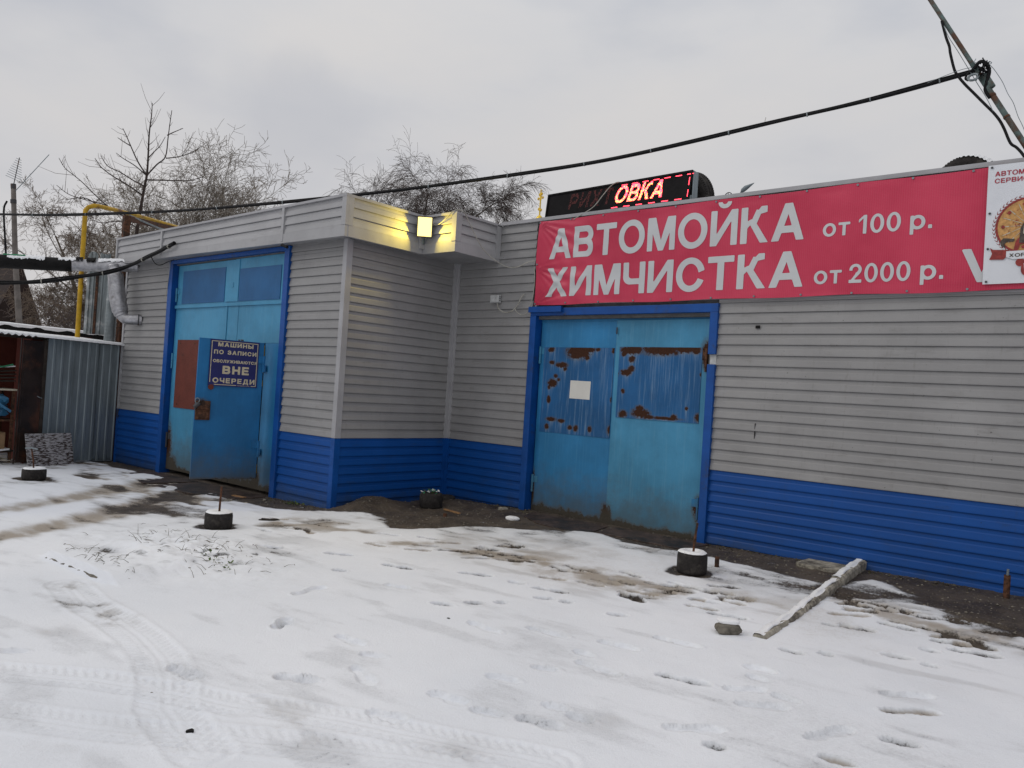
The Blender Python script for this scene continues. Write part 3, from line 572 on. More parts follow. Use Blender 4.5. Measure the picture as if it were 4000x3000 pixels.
MB().tube([(-5.16, yl-.03, 2.33), (-5.16, yl-.03, 2.41)], .008, 6).build('bolt', 'steel_dark', rf_)

# -- left gate: tall, with transom lights painted blue and an open wicket
g1o = MB().box((-12.39, YA-.035, -.08), (-12.262, YA+.14, 3.255)); g1o.box((-9.155, YA-.035, -.08), (-9.045, YA+.14, 3.255)); g1o.box((-12.39, YA-.035, 3.2555), (-9.045, YA+.14, 3.315))
g1o = g1o.build('gate_surround', 'trim_blue', bld, bevel=.004); g1o['label'] = 'tall gate of the bay with an open wicket and painted-over windows'
ya = YA+.06; LB = dict(wob=.003)
tl = sheet('transom_leaf', 'gate_blue_light', bld, -12.245, -10.53, 2.60, 3.235, ya, .04, seed=11, **LB)
tr = sheet('transom_leaf', 'gate_blue_light', bld, -10.524, -9.17, 2.585, 3.24, ya-.004, .04, seed=12, **LB)
ll = sheet('gate_leaf', 'gate_blue_light', bld, -12.245, -10.90, .0, 2.565, ya, .04, rust=[(-12.24, .25, .10, .35), (-12.1, .06, .15, .12)], band=.05, seed=13, edge=.2, **LB)
mb = sheet('gate_leaf', 'gate_blue_light', bld, -10.895, -10.36, .0, 2.565, ya-.01, .04, band=.08, seed=14, **LB)
u2 = sheet('leaf_head', 'gate_blue_light', mb, -10.357, -9.17, 2.02, 2.565, ya-.004, .04, seed=15, **LB)
u3 = sheet('leaf_stile', 'gate_blue', mb, -9.612, -9.17, .0, 2.017, ya-.004, .04, rust=[(-9.17, .3, .06, .3), (-9.60, .1, .04, .1)], band=.07, seed=16, edge=.35, **LB)
u4 = sheet('leaf_sill', 'gate_blue', mb, -10.357, -9.615, .0, .15, ya-.004, .04, band=.16, seed=17, **LB)
MB().box((-10.70, ya-.018, .05), (-10.655, ya-.011, 2.56)).build('seam_strip', 'gate_blue_light', mb)
MB().box((-12.24, ya-.03, 2.553), (-9.19, ya+.01, 2.60)).build('transom_rail', 'gate_blue_light', g1o)
MB().box((-10.745, ya-.014, 2.62), (-10.40, ya-.001, 3.232)).build('cover_strip', 'gate_blue_light', tl)
w1 = MB().box((-12.07, ya-.008, 2.625), (-10.79, ya-.001, 3.14)).build('window_panel', 'window_blue', tl); w2_ = MB().box((-10.38, ya-.013, 2.62), (-9.33, ya-.005, 3.09)).build('window_panel', 'window_blue', tr)
MB().box((-10.60, ya-.02, 2.83), (-10.53, ya-.0145, 2.90)).build('lock_cover', 'gate_blue_light', tl)
hp = MB().box((-12.10, ya-.012, .985), (-10.92, ya-.0105+.009, 2.055)).build('hardboard_patch', 'redbrown', ll); hp['label'] = 'red brown board screwed over the lower left leaf'
for x_, z_ in ((-12.0, 2.0), (-11.55, 2.0), (-12.0, 1.04), (-11.4, 1.04)): MB().tube([(x_, ya-.016, z_), (x_, ya-.012, z_)], .012, 8).build('screw', 'rust', ll)
hinge(tl, -12.235, 2.77, ya, .11); hinge(tr, -9.185, 2.78, ya-.004, .12, 'steel_dark', .06, -1)
hinge(ll, -12.235, 1.72, ya, .12); hinge(ll, -12.235, .46, ya, .12, 'steel_dark'); hinge(mb, -9.19, 1.70, ya-.004, .13, 'gate_blue_light', .06, -1); hinge(mb, -9.19, .55, ya-.004, .12, 'rust', .06, -1)
for za, zb2 in ((1.80, 1.985), (1.60, 1.70), (1.42, 1.50), (.22, .34)): MB().box((-9.626, ya-.02, za), (-9.616, ya-.004, zb2)).build('foam_seal', 'yellow_pipe', mb)
# wicket, swung out about 75 degrees
wu = Vector((-9.71+9.48, 5.08-5.91, 0)).normalized(); WO = Vector((-9.48, 5.91, 0)); wn = Vector((-wu.y, wu.x, 0))   # wn points to the +x side
WO2 = WO
wk_pts = ((WO.x, WO.y, 0), (wu.x, wu.y, 0))
def wsheet(name, mat, parent, x0, x1, z0, z1, y, **k):
    o = sheet(name, mat, parent, x0, x1, z0, z1, y, **k); return o
# front (u from 0 at hinge to .845 at the free edge): sheet y grows towards the back
def wp(u, z, off=0): return tuple(WO+wu*u+wn*off+Vector((0, 0, z)))
def wicket_sheet():
    nx, nz = 42, 92; us = np.linspace(0, .842, nx+1); zs = np.linspace(.165, 2.01, nz+1); v = []; f = []; A = []
    for z in zs:
        for u in us:
            v.append(wp(u, z, .004*math.sin(u*5+z*2))); a = max(0, .62-(z-.165)*9)*.9
            d2 = ((u-.78)/.13)**2+((z-1.13)/.11)**2; a = max(a, .80*math.exp(-d2*1.1)); A.append(a)
    n = len(v)
    for j in range(nz):
        for i in range(nx): a = j*(nx+1)+i; f.append((a, a+nx+1, a+nx+2, a+1))
    rg = [i for i in range(nx+1)]+[(j)*(nx+1)+nx for j in range(1, nz+1)]+[nz*(nx+1)+i for i in range(nx-1, -1, -1)]+[j*(nx+1) for j in range(nz-1, 0, -1)]
    for i in rg: p = Vector(v[i])-wn*.04; v.append(tuple(p)); A.append(A[i])
    m_ = len(rg); f += [(rg[i], rg[(i+1) % m_], n+(i+1) % m_, n+i) for i in range(m_)]; f.append([n+i for i in range(m_)])
    me = bpy.data.meshes.new('wicket_door'); me.from_pydata(v, [], f); me.update(); at = me.attributes.new('rust', 'FLOAT', 'POINT'); at.data.foreach_set('value', np.array(A, np.float32))
    o = link('wicket_door', me, 'wicket_blue', bld); o['label'] = 'open wicket door carrying the dark blue notice'; return o
wk = wicket_sheet()
b = MB().obox(wp(.655, .94, .006), wu*.185, (0, 0, .25), wn*.022); b.obox(wp(.675, .965, .029), wu*.14, (0, 0, .08), wn*.012); b.obox(wp(.675, 1.075, .029), wu*.15, (0, 0, .05), wn*.012)
b.build('lock_plate', 'rust', wk, bevel=.006)
b = MB().tube([wp(.80, 1.16, .05), wp(.86, 1.10, .05)], .028, 8); b.build('padlock', 'steel_dark', wk)
b = MB().tube(smooth_path([wp(.84, 1.15, .05), wp(.855, 1.20, .05), wp(.83, 1.225, .05), wp(.80, 1.205, .05), wp(.81, 1.17, .05)], 4), .006, 6); b.build('shackle', 'galv', wk)
for z_ in (1.72, .57):
    b = MB().tube([wp(.0, z_-.11, .02), wp(.0, z_, .02)], .017, 8); b.tube([wp(0, z_+.005, .02), wp(0, z_+.11, .02)], .019, 8); b.obox(wp(.0, z_+.01, .008), wu*.09, (0, 0, .10), wn*.01)
    b.build('hinge', 'wicket_blue', wk)
    MB().obox((-9.605, ya-.03, z_-.10), (.07, 0, 0), (0, 0, .09), (0, .014, 0)).build('hinge', 'wicket_blue', mb)
b = MB().tube([wp(.30, 2.012, .0), wp(.30, 2.03, .0)], .02, 6); b.tube([wp(.34, 2.012, 0), wp(.34, 2.026, 0)], .015, 6); b.build('latch', 'steel_dark', wk)

# ---- warning notice on the wicket
sg = thing('notice_sign', 'dark blue notice with cream Cyrillic capitals on the open wicket', 'sign', wp(.39, 1.70, .02))
MB().obox(wp(.072, 1.394, .012), wu*.634, (0, 0, .612), wn*.006).build('sign_panel', 'sign_blue', sg)
b = MB(); e_ = .0192
def bar(u0, u1, z0, z1): b.poly([wp(u0, z0, e_), wp(u0, z1, e_), wp(u1, z1, e_), wp(u1, z0, e_)])
bar(.088, .690, 1.978, 1.987); bar(.088, .097, 1.408, 1.977); bar(.681, .690, 1.440, 1.977); bar(.098, .155, 1.408, 1.417); bar(.345, .63, 1.408, 1.417); bar(.17, .33, 1.409, 1.413)
b.build('border_line', 'sign_cream', sg)
b = MB(); put = lambda u, v: wp(u, v, .0195)
for txt, ua, ub, za, zb_, bo in (('МАШИНЫ', .606, .153, 1.917, 1.968, .03), ('ПО ЗАПИСИ', .654, .107, 1.817, 1.868, .03), ('ОБСЛУЖИВАЮТСЯ', .661, .090, 1.705, 1.742, .03), ('ВНЕ', .530, .195, 1.561, 1.660, .04), ('ОЧЕРЕДИ', .650, .108, 1.437, 1.500, .03)):
    text_cells(b, txt, ua, ub, za, zb_, put, res=18, gap=.30 if txt != 'ОБСЛУЖИВАЮТСЯ' else .16, space=.75, bold=bo)
b.build('lettering', 'sign_cream', sg)
MB().tube([wp(.665, 1.375, .01), wp(.665, 1.375, .022)], .036, 14).build('round_seal', 'redbrown', sg)

# ---- paper on the right gate
pp = MB().obox((-5.815, yl-.012, 1.525), (.307, 0, -.004), (0, -.003, 0), (.004, 0, .225)); pp = pp.build('paper_notice', 'paper'); tag(pp, 'blank white sheet stuck on the left leaf of the rusty gate', 'paper')

# ------------------------------------------------------------------ banner with wrinkles
yb = YC-.045; BX0, BX1, BZ0, BZ1 = -6.376, 1.9, 2.693, 3.775
def wrk(x, z):
    """how far the vinyl stands off its plane (metres, towards the street)"""
    o = 0.0
    for cx, cz, a0, k_, am in ((BX0, BZ1, -.45, 26, .017), (BX0, (BZ0+BZ1)/2-.05, -.30, 22, .015), (BX0, BZ0, .35, 24, .013)):
        dx, dz = x-cx+.03, z-cz; r = math.hypot(dx, dz); th = math.atan2(dz, dx)
        o += am*math.sin((th-a0)*k_)*math.exp(-((th-a0)/.45)**2)*min(1, r/.12)*math.exp(-r/.62)
    o += .0035*math.sin(x*2.1+1.3*math.sin(z*3))+.0022*math.sin(z*19+math.sin(x*1.7)*2.2)*(.5+.5*math.sin(x*.9+1))
    o += .006*math.exp(-((z-BZ0-.04)/.03)**2)*math.sin(x*5.2)*.5+.003*math.exp(-((BZ1-z-.05)/.03)**2)*math.sin(x*7.7)
    return o
def bput(x, z, off=0): return (x, yb-.012-wrk(x, z)-off, z)
bn = thing('vinyl_banner', 'long red vinyl banner advertising car wash and dry cleaning prices above the right gate', 'banner', (-2.2, yb, BZ0))
b = MB(); xs = list(np.linspace(BX0, -4.9, 90))+list(np.linspace(-4.86, BX1, 170)); zs = np.linspace(BZ0, BZ1, 56)
for z in zs:
    for x in xs: b.v.append(bput(x+.012*math.sin(z*7), z+.006*math.sin(x*4.5) if z in (zs[0], zs[-1]) else z))
nx = len(xs)
for j in range(len(zs)-1):
    for i in range(nx-1): a = j*nx+i; b.f.append((a, a+1, a+nx+1, a+nx))
b.build('vinyl_sheet', 'banner_red', bn, smooth=True)
pt = lambda x, z: bput(x, z, .0035)
b = MB(); text_cells(b, 'АВТОМОЙКА', -6.165, -2.936, 3.277, 3.655, pt, res=40, gap=.13, bold=.010)
text_cells(b, 'ХИМЧИСТКА', -6.188, -2.918, 2.796, 3.157, pt, res=40, gap=.13, bold=.010)
b.build('big_lettering', 'print_grey', bn, smooth=True)
b = MB(); text_cells(b, 'от', -2.745, -2.485, 3.279, 3.455, pt, res=26); text_cells(b, '100', -2.410, -2.03, 3.279, 3.460, pt, res=26); text_cells(b, 'р.', -1.950, -1.765, 3.281, 3.455, pt, res=26, gap=.16)
text_cells(b, 'от', -2.805, -2.538, 2.810, 2.988, pt, res=26); text_cells(b, '2000', -2.470, -1.925, 2.808, 2.990, pt, res=26); text_cells(b, 'р.', -1.842, -1.652, 2.812, 2.988, pt, res=26, gap=.16)
text_cells(b, 'V', -1.516, -1.19, 2.769, 3.067, pt, res=26)
b.build('price_lettering', 'print_grey', bn, smooth=True)
for i in range(17):
    x = BX0+.02+i*.49
    for z in (BZ0+.018, BZ1-.015):
        p = bput(x, z, .002); MB().tube([p, (p[0], p[1]-.008, p[2])], .011, 8).build('eyelet', 'galv', bn)
p = bput(BX0+.015, 3.22, .002); MB().tube([p, (p[0], p[1]-.008, p[2])], .011, 8).build('eyelet', 'galv', bn)

# ---- white poster pinned over the banner
ps = thing('white_poster', 'white poster with round ornate emblem pinned over the end of the red banner', 'poster', (-.85, yb-.04, 2.745))
PX0, PX1 = -1.338, -.40; py = yb-.036
def pput(x, z, off=0): return (x, py-off-.004*math.sin(x*5+z*4)-.003*math.sin(z*9), z)
b = MB(); n_ = 24
for j in range(n_+1):
    for i in range(n_+1): b.v.append(pput(PX0+(PX1-PX0)*i/n_, 2.745+1.037*j/n_))
for j in range(n_):
    for i in range(n_): a = j*(n_+1)+i; b.f.append((a, a+1, a+n_+2, a+n_+1))
b.build('poster_sheet', 'poster', ps, smooth=True)
b = MB(); pq = lambda x, z: pput(x, z, .003)
text_cells(b, 'АВТОМО', -1.285, -1.02, 3.680, 3.722, pq, res=14); text_cells(b, 'СЕРВИС', -1.285, -1.035, 3.619, 3.660, pq, res=14, gap=.16)
b.build('heading', 'print_red', ps)
EX, EZ, ER = -1.02, 3.235, .262
def disc(mb, r0, r1, off, n=72, cx=EX, cz=EZ, sx=1, sz=1):
    for q in range(n):
        a0, a1 = 2*math.pi*q/n, 2*math.pi*(q+1)/n
        P = [pput(cx+sx*r0*math.cos(a0), cz+sz*r0*math.sin(a0), off), pput(cx+sx*r0*math.cos(a1), cz+sz*r0*math.sin(a1), off), pput(cx+sx*r1*math.cos(a1), cz+sz*r1*math.sin(a1), off), pput(cx+sx*r1*math.cos(a0), cz+sz*r1*math.sin(a0), off)]
        mb.poly(P if r0 > 0 else P[1:])
    return mb
disc(MB(), 0, .232, .003).build('sun_disc', 'print_orange', ps)
b = disc(MB(), .226, .243, .0045); 
for q in range(46):      # curled teeth round the rim
    a0 = 2*math.pi*q/46; pts = []
    for k in range(5):
        t = k/4; a_ = a0+.10*math.sin(t*3); r_ = .243+.024*t; pts.append((a_, r_))
    for k in range(4):
        (a1, r1_), (a2, r2_) = pts[k], pts[k+1]; w_ = .0045
        b.poly([pq(EX+r1_*math.cos(a1-.02), EZ+r1_*math.sin(a1-.02)), pq(EX+r1_*math.cos(a1+.02), EZ+r1_*math.sin(a1+.02)), pq(EX+r2_*math.cos(a2+.02), EZ+r2_*math.sin(a2+.02)), pq(EX+r2_*math.cos(a2-.02), EZ+r2_*math.sin(a2-.02))])
b.build('rim_ornament', 'print_maroon', ps)
b = MB(); rnd = random.Random(4)
for q in range(16):      # rays and knot work
    a0 = 2*math.pi*q/16; 
    for r0_, r1_, w_ in ((.05, .13, .05), (.14, .20, .03)):
        b.poly([pput(EX+r0_*math.cos(a0-w_), EZ+r0_*math.sin(a0-w_), .0062), pput(EX+r1_*math.cos(a0-.01), EZ+r1_*math.sin(a0-.01), .0062), pput(EX+r1_*math.cos(a0+.01), EZ+r1_*math.sin(a0+.01), .0062), pput(EX+r0_*math.cos(a0+w_), EZ+r0_*math.sin(a0+w_), .0062)])
b.build('rays', 'print_tan', ps)
b = MB()
for q in range(9):
    a0 = .35+q*.7; cx, cz = EX+.185*math.cos(a0), EZ+.185*math.sin(a0); P = []
    for k in range(16): r_ = .020 if k % 2 else .010; P.append(pput(cx+r_*math.cos(k*math.pi/8), cz+r_*math.sin(k*math.pi/8), .0078))
    b.poly(P)
for q in range(60):
    a0, r0_ = rnd.random()*6.283, .06+.15*rnd.random(); cx, cz = EX+r0_*math.cos(a0), EZ+r0_*math.sin(a0); s_ = .011; t_ = rnd.choice((0, math.pi/2))+a0
    b.poly([pput(cx+s_*math.cos(t_), cz+s_*math.sin(t_), .007), pput(cx+.0025*math.cos(t_+1.57), cz+.0025*math.sin(t_+1.57), .007), pput(cx-s_*math.cos(t_), cz-s_*math.sin(t_), .007), pput(cx-.0025*math.cos(t_+1.57), cz-.0025*math.sin(t_+1.57), .007)])
b.build('star_ornament', 'print_maroon', ps)['kind'] = 'stuff'
def blob(mb, pts, off): mb.poly([pput(EX+x, EZ+z, off) for x, z in pts])
b = MB()      # plain rider shape on a horse
blob(b, [(-.10, -.22), (-.085, -.13), (-.06, -.10), (.06, -.10), (.13, -.06), (.17, -.02), (.20, -.04), (.17, -.11), (.12, -.14), (.11, -.22), (.08, -.22), (.07, -.16), (-.05, -.16), (-.07, -.22)], .009)
b.build('horse_print', 'print_maroon', ps)
b = MB(); blob(b, [(-.06, -.15), (-.055, -.02), (-.03, .03), (.03, .03), (.05, -.02), (.06, -.15)], .0105)
blob(b, [(-.20, -.13), (-.18, -.10), (-.14, -.105), (-.09, -.115), (-.10, -.135), (-.15, -.135), (-.17, -.155), (-.155, -.185), (-.19, -.17)], .0095)
b.build('rider_print', 'print_dark', ps)
b = disc(MB(), 0, .022, .011, 18, EX-.005, EZ+.045); blob(b, [(-.035, -.07), (-.03, .0), (-.005, .02), (.02, .0), (.03, -.07), (0, -.09)], .0112); b.build('rider_face', 'print_tan', ps)
b = MB(); blob(b, [(-.275, -.175), (-.25, -.195), (-.13, -.205), (-.14, -.255), (-.17, -.285), (-.275, -.28), (-.255, -.23)], .0095); blob(b, [(.275, -.175), (.25, -.195), (.13, -.205), (.14, -.255), (.17, -.285), (.275, -.28), (.255, -.23)], .0095)
disc(b, 0, .034, .0095, 20, EX-.045, EZ-.315); disc(b, 0, .034, .0095, 20, EX+.045, EZ-.315); disc(b, 0, .048, .0100, 24, EX, EZ-.375, .8, 1.15); b.build('ribbon_ends', 'print_maroon', ps)
b = MB(); blob(b, [(-.150, -.215), (.150, -.215), (.150, -.265), (.10, -.285), (-.10, -.285), (-.150, -.265)], .0115)
blob(b, [(-.018, -.325), (0, -.315), (.018, -.325), (.014, -.37), (0, -.41), (-.014, -.37)], .0115); b.build('ribbon', 'poster', ps)
b = MB(); text_cells(b, 'ХОРО', -1.148, -.985, 2.968, 2.998, lambda x, z: pput(x, z, .014), res=14); b.build('ribbon_lettering', 'print_dark', ps)
for z in (3.76, 3.36, 3.05, 2.765): p = pput(PX0+.028, z, .003); MB().tube([p, (p[0], p[1]-.008, p[2])], .010, 8).build('pin', 'steel_dark', ps)

# ------------------------------------------------------------------ LED sign on the parapet
led = thing('led_sign', 'black scrolling LED sign with glowing red Cyrillic letters on the roof edge', 'LED sign', (-5.3, 7.98, 3.835))
tilt = lambda x, z: (x+.14*(z-3.83), z+.012*(x+6.35)/2.07*(z > 4))
def lq(x, z): return (x+.10*(z-3.83), 7.925, z+.022*(x+6.35)*(z-3.83)/.34)
def lpt(x, z, off): p = lq(x, z); return (p[0], p[1]-off, p[2])
b = MB(); A = [lpt(-6.352, 3.838, 0), lpt(-4.292, 3.838, 0), lpt(-4.292, 4.142, 0), lpt(-6.352, 4.142, 0)]
b.v = A+[(p[0], p[1]+.11, p[2]) for p in A]; b.f = [(0, 1, 2, 3), (7, 6, 5, 4), (0, 4, 5, 1), (1, 5, 6, 2), (2, 6, 7, 3), (3, 7, 4, 0)]; b.build('housing', 'black_plastic', led, bevel=.006)
b = MB()
for (xa, xb2, za, zb2) in ((-6.352, -4.292, 3.838, 3.856), (-6.352, -4.292, 4.124, 4.142), (-6.352, -6.334, 3.857, 4.123), (-4.310, -4.292, 3.857, 4.123)):
    b.v += [lpt(xa, za, .002), lpt(xb2, za, .002), lpt(xb2, zb2, .002), lpt(xa, zb2, .002), lpt(xa, za, .014), lpt(xb2, za, .014), lpt(xb2, zb2, .014), lpt(xa, zb2, .014)]; n = len(b.v)-8
    b.f += [(n, n+3, n+2, n+1), (n+4, n+5, n+6, n+7), (n, n+1, n+5, n+4), (n+1, n+2, n+6, n+5), (n+2, n+3, n+7, n+6), (n+3, n, n+4, n+7)]
b.build('bezel', 'black_plastic', led)
on, hot, dim = MB(), MB(), MB(); ins1 = text_inside('ОВКА', 1, .16); ins2 = text_inside('РИХТ', 1, .2); rnd = random.Random(7)
def dot(mb, x, z, s=.0034, off=.004): mb.poly([lpt(x-s, z-s, off), lpt(x+s, z-s, off), lpt(x+s, z+s, off), lpt(x-s, z+s, off)])
P_ = .0088
x = -6.325
while x < -4.315:
    z = 3.864
    while z < 4.118:
        v = (z-3.912)/.182; xs_ = x-.0*(z-3.9); uu = (x-.05*v+.0-(-5.318))/(.66); u2_ = (x-.03*v-(-6.00))/.64
        if 0 <= uu <= 1 and -.0 <= v <= 1.0 and ins1(uu, v): dot(hot if rnd.random() < .42-.3*v else on, x, z, .0044)
        elif 0 <= u2_ <= 1 and 0 <= v <= 1.03 and ins2(u2_, v) and rnd.random() < .62: dot(dim, x, z)
        z += P_
    x += P_
def dash(x0, x1, z0, z1):
    x = x0
    while x <= x1:
        z = z0
        while z <= z1: dot(on, x, z, .0038); z += P_
        x += P_
for i in range(7):
    dash(-5.225+i*.145, -5.225+i*.145+.075, 4.106, 4.108) if i < 7 else None
    if i < 6: dash(-5.335+i*.172, -5.335+i*.172+.08, 3.864, 3.866)
dash(-4.322, -4.319, 4.0, 4.075); dash(-4.322, -4.319, 3.885, 3.955)

for mb_, nm_, mt_ in ((on, 'lit_pixels', 'led_on'), (hot, 'lit_pixels', 'led_hot'), (dim, 'fading_pixels', 'led_dim')): mb_.build(nm_, mt_, led)['kind'] = 'stuff'
MB().box((-4.262, 7.93, 3.80), (-4.247, 8.03, 4.17)).build('end_plate', 'galv', led)
b = MB().box((-4.30, 7.925, 3.80), (-4.265, 7.955, 3.90)); b.box((-6.2, 7.99, 3.8), (-6.16, 8.03, 3.9)); b.build('bracket', 'galv', led)
w = MB().tube(smooth_path([(-5.20, 8.06, 4.17), (-5.241, 7.90, 4.164), (-5.338, 7.895, 4.13), (-5.444, 7.895, 4.033), (-5.579, 7.89, 3.896), (-5.75, 7.85, 3.797), (-5.83, 7.83, 3.75)]), .006, 6).build('sign_wire', 'white_cable', smooth=True); tag(w, 'pale cable draped across the face of the black LED sign', 'cable')

# ------------------------------------------------------------------ floodlight in the fascia corner
FP_ = Vector((-7.525, 6.905, 3.625)); fl = thing('floodlight', 'lit warm floodlight glaring in the corner of the grey fascia', 'lamp', tuple(FP_))
fn = Vector((.68, -.72, -.14)).normalized(); fu = Vector((0, 0, 1)).cross(fn).normalized(); fv = fn.cross(fu).normalized()
def fq(u, v, w): return tuple(FP_+fu*u+fv*v+fn*w)
b = MB(); 
for (s0, w0), (s1, w1) in (((1, 0), (1, -.025)), ((1, -.025), (.62, -.085))):
    for a, c_ in (((-1, -1), (1, -1)), ((1, -1), (1, 1)), ((1, 1), (-1, 1)), ((-1, 1), (-1, -1))):
        b.poly([fq(a[0]*.102*s0, a[1]*.135*s0, w0), fq(c_[0]*.102*s0, c_[1]*.135*s0, w0), fq(c_[0]*.102*s1, c_[1]*.135*s1, w1), fq(a[0]*.102*s1, a[1]*.135*s1, w1)])
b.poly([fq(-.063, -.084, -.085), fq(.063, -.084, -.085), fq(.063, .084, -.085), fq(-.063, .084, -.085)])
b.build('housing', 'steel_dark', fl)
b = MB()
for (u0, u1, v0, v1) in ((-.102, .102, .122, .135), (-.102, .102, -.135, -.122), (-.102, -.090, -.1215, .1215), (.090, .102, -.1215, .1215)): b.obox(fq(u0, v0, .0005), fu*(u1-u0), fv*(v1-v0), fn*.010)
b.build('bezel', 'steel_dark', fl)
MB().poly([fq(-.090, -.1215, .002), fq(.090, -.1215, .002), fq(.090, .1215, .002), fq(-.090, .1215, .002)]).build('lamp_glass', 'flood', fl)
la = bpy.data.lights.new('floodlight_bulb', 'AREA'); la.shape = 'RECTANGLE'; la.size = .11; la.size_y = .05; la.energy = 24; la.color = (1, .74, .09); lo = bpy.data.objects.new('floodlight_bulb', la); C.objects.link(lo); lo.matrix_world = Matrix.Translation(fq(0, 0, .006)) @ fn.to_track_quat('-Z', 'Y').to_matrix().to_4x4()
b = MB().tube([fq(0, -.02, -.08), (-7.655, 7.01, 3.56)], .014, 6); b.obox((-7.66, 6.955, 3.42), (.05, .02, 0), (-.02, .05, 0), (0, 0, .16)); b.build('bracket', 'galv', fl)
w = MB().tube(smooth_path([(-7.55, 6.95, 3.72), (-7.42, 7.01, 3.66), (-7.25, 7.0, 3.72), (-7.10, 7.0, 3.815), (-7.03, 7.1, 3.815), (-7.03, 7.20, 3.72), (-6.98, 7.45, 3.40), (-6.85, 7.72, 3.22), (-6.68, 7.80, 3.20), (-6.52, 7.83, 3.26), (-6.40, 7.84, 3.27)], 8), .0065, 6).build('lamp_cable', 'white_cable', smooth=True); tag(w, 'thin pale cable looping from the lit floodlight to the red banner', 'cable')
# ---- junction box with cables
jb = thing('junction_box', 'small white plastic junction box on grey siding left of the banner', 'junction box', (-7.05, yC_-.03, 2.79))
MB().box((-7.130, YC-.072, 2.745), (-6.985, YC-.010, 2.845)).build('box_body', 'white_plastic', jb, bevel=.006); MB().box((-7.118, YC-.079, 2.755), (-7.03, YC-.0725, 2.835)).build('box_lid', 'white_plastic', jb)
for z in (2.775, 2.80, 2.825): MB().tube([(-6.985, YC-.04, z), (-6.979, YC-.04, z)], .009, 8).build('grommet', 'steel_dark', jb)
w = MB().tube(smooth_path([(-7.02, YC-.045, 2.746), (-6.98, YC-.05, 2.66), (-6.86, YC-.05, 2.61), (-6.74, YC-.05, 2.63), (-6.65, YC-.05, 2.71), (-6.61, YC-.04, 2.80), (-6.58, YC-.02, 2.85)]), .008, 6).build('box_cable', 'white_cable', smooth=True); tag(w, 'thick pale cable curling up from the junction box', 'cable')
w = MB().tube(smooth_path([(-6.70, YC-.05, 2.66), (-6.66, YC-.05, 2.61), (-6.56, YC-.05, 2.57), (-6.47, YC-.05, 2.62), (-6.41, YC-.05, 2.80), (-6.40, YC-.04, 3.02), (-6.42, YC-.04, 3.2)]), .005, 6).build('box_cable', 'white_cable', smooth=True); tag(w, 'thin pale cable running up the left edge of the banner', 'cable')
w = MB().tube(smooth_path([(-12.33, YA-.05, 3.30), (-12.345, YA-.05, 3.1), (-12.40, YA-.04, 2.85), (-12.46, YA-.04, 2.72)]), .005, 6).build('string', 'white_cable', smooth=True); tag(w, 'frayed pale string hanging at the top left corner of the tall gate', 'string')

# ---- small gilded cross on the parapet
cx_ = thing('gilded_cross', 'small ornate gilded three-bar cross standing at the left end of the banner', 'cross', (-6.455, 7.93, 3.835))
CX, CY = -6.455, 7.93
MB().lathe([(0, 0), (.05, 0), (.05, .012), (.035, .03), (.03, .04), (.012, .055), (0, .06)], 16, (CX, CY, 3.835)).build('base', 'gold', cx_, smooth=True)
b = MB().tube([(CX, CY, 3.88), (CX, CY, 4.20)], .0095, 8); b.build('shaft', 'gold', cx_)
def cbar(z, hw, sl=0):
    b = MB().tube([(CX-hw, CY+hw*.3, z+sl), (CX+hw, CY-hw*.3, z-sl)], .009, 8)
    for s_ in (-1, 1):
        for dz, du in ((0, .010), (.012, 0), (-.012, 0)): b.lathe([(0, -.011), (.0105, 0), (0, .011)], 8, (CX+s_*(hw+du), CY-s_*(hw+du)*.3, z-s_*sl+dz))
    return b
cbar(4.115, .050).build('cross_bar', 'gold', cx_); cbar(4.165, .025).build('cross_bar', 'gold', cx_); cbar(3.965, .026, .010).build('cross_bar', 'gold', cx_)
b = MB()
for dz in (0, .018): b.lathe([(0, -.014), (.014, 0), (0, .014)], 8, (CX, CY, 4.20+dz))
for q in range(8): a = q*math.pi/4; b.tube([(CX, CY, 4.115), (CX+.034*math.cos(a), CY-.01*math.cos(a), 4.115+.034*math.sin(a))], .005, 5)
b.build('finial', 'gold', cx_)

# ---- small lamp head and wire loop on the parapet
lh = thing('parapet_lamp', 'small grey pointed lamp head on a thin bracket above the banner', 'lamp', (-3.75, 8.0, 3.835))
MB().tube([(-3.76, 8.0, 3.80), (-3.70, 8.0, 3.89)], .011, 6).build('bracket', 'galv', lh)
MB().tube([(-3.705, 8.0, 3.883), (-3.69, 8.0, 3.90), (-3.655, 8.0, 3.925), (-3.60, 8.0, 3.95), (-3.565, 8.0, 3.966)], [.012, .024, .026, .012, .003], 8).build('lamp_shell', 'galv', lh, smooth=True)
w = MB().tube(smooth_path([(-3.90, 8.0, 3.83), (-3.895, 8.0, 3.87), (-3.86, 8.0, 3.895), (-3.82, 8.0, 3.88), (-3.80, 8.0, 3.83)]), .005, 5); w.tube(smooth_path([(-3.86, 8.0, 3.89), (-3.85, 8.0, 3.85), (-3.87, 8.0, 3.825)]), .004, 5); tag(w.build('wire_loop', 'cable', smooth=True), 'loop of thin dark wire sticking up above the letter with a breve', 'wire')

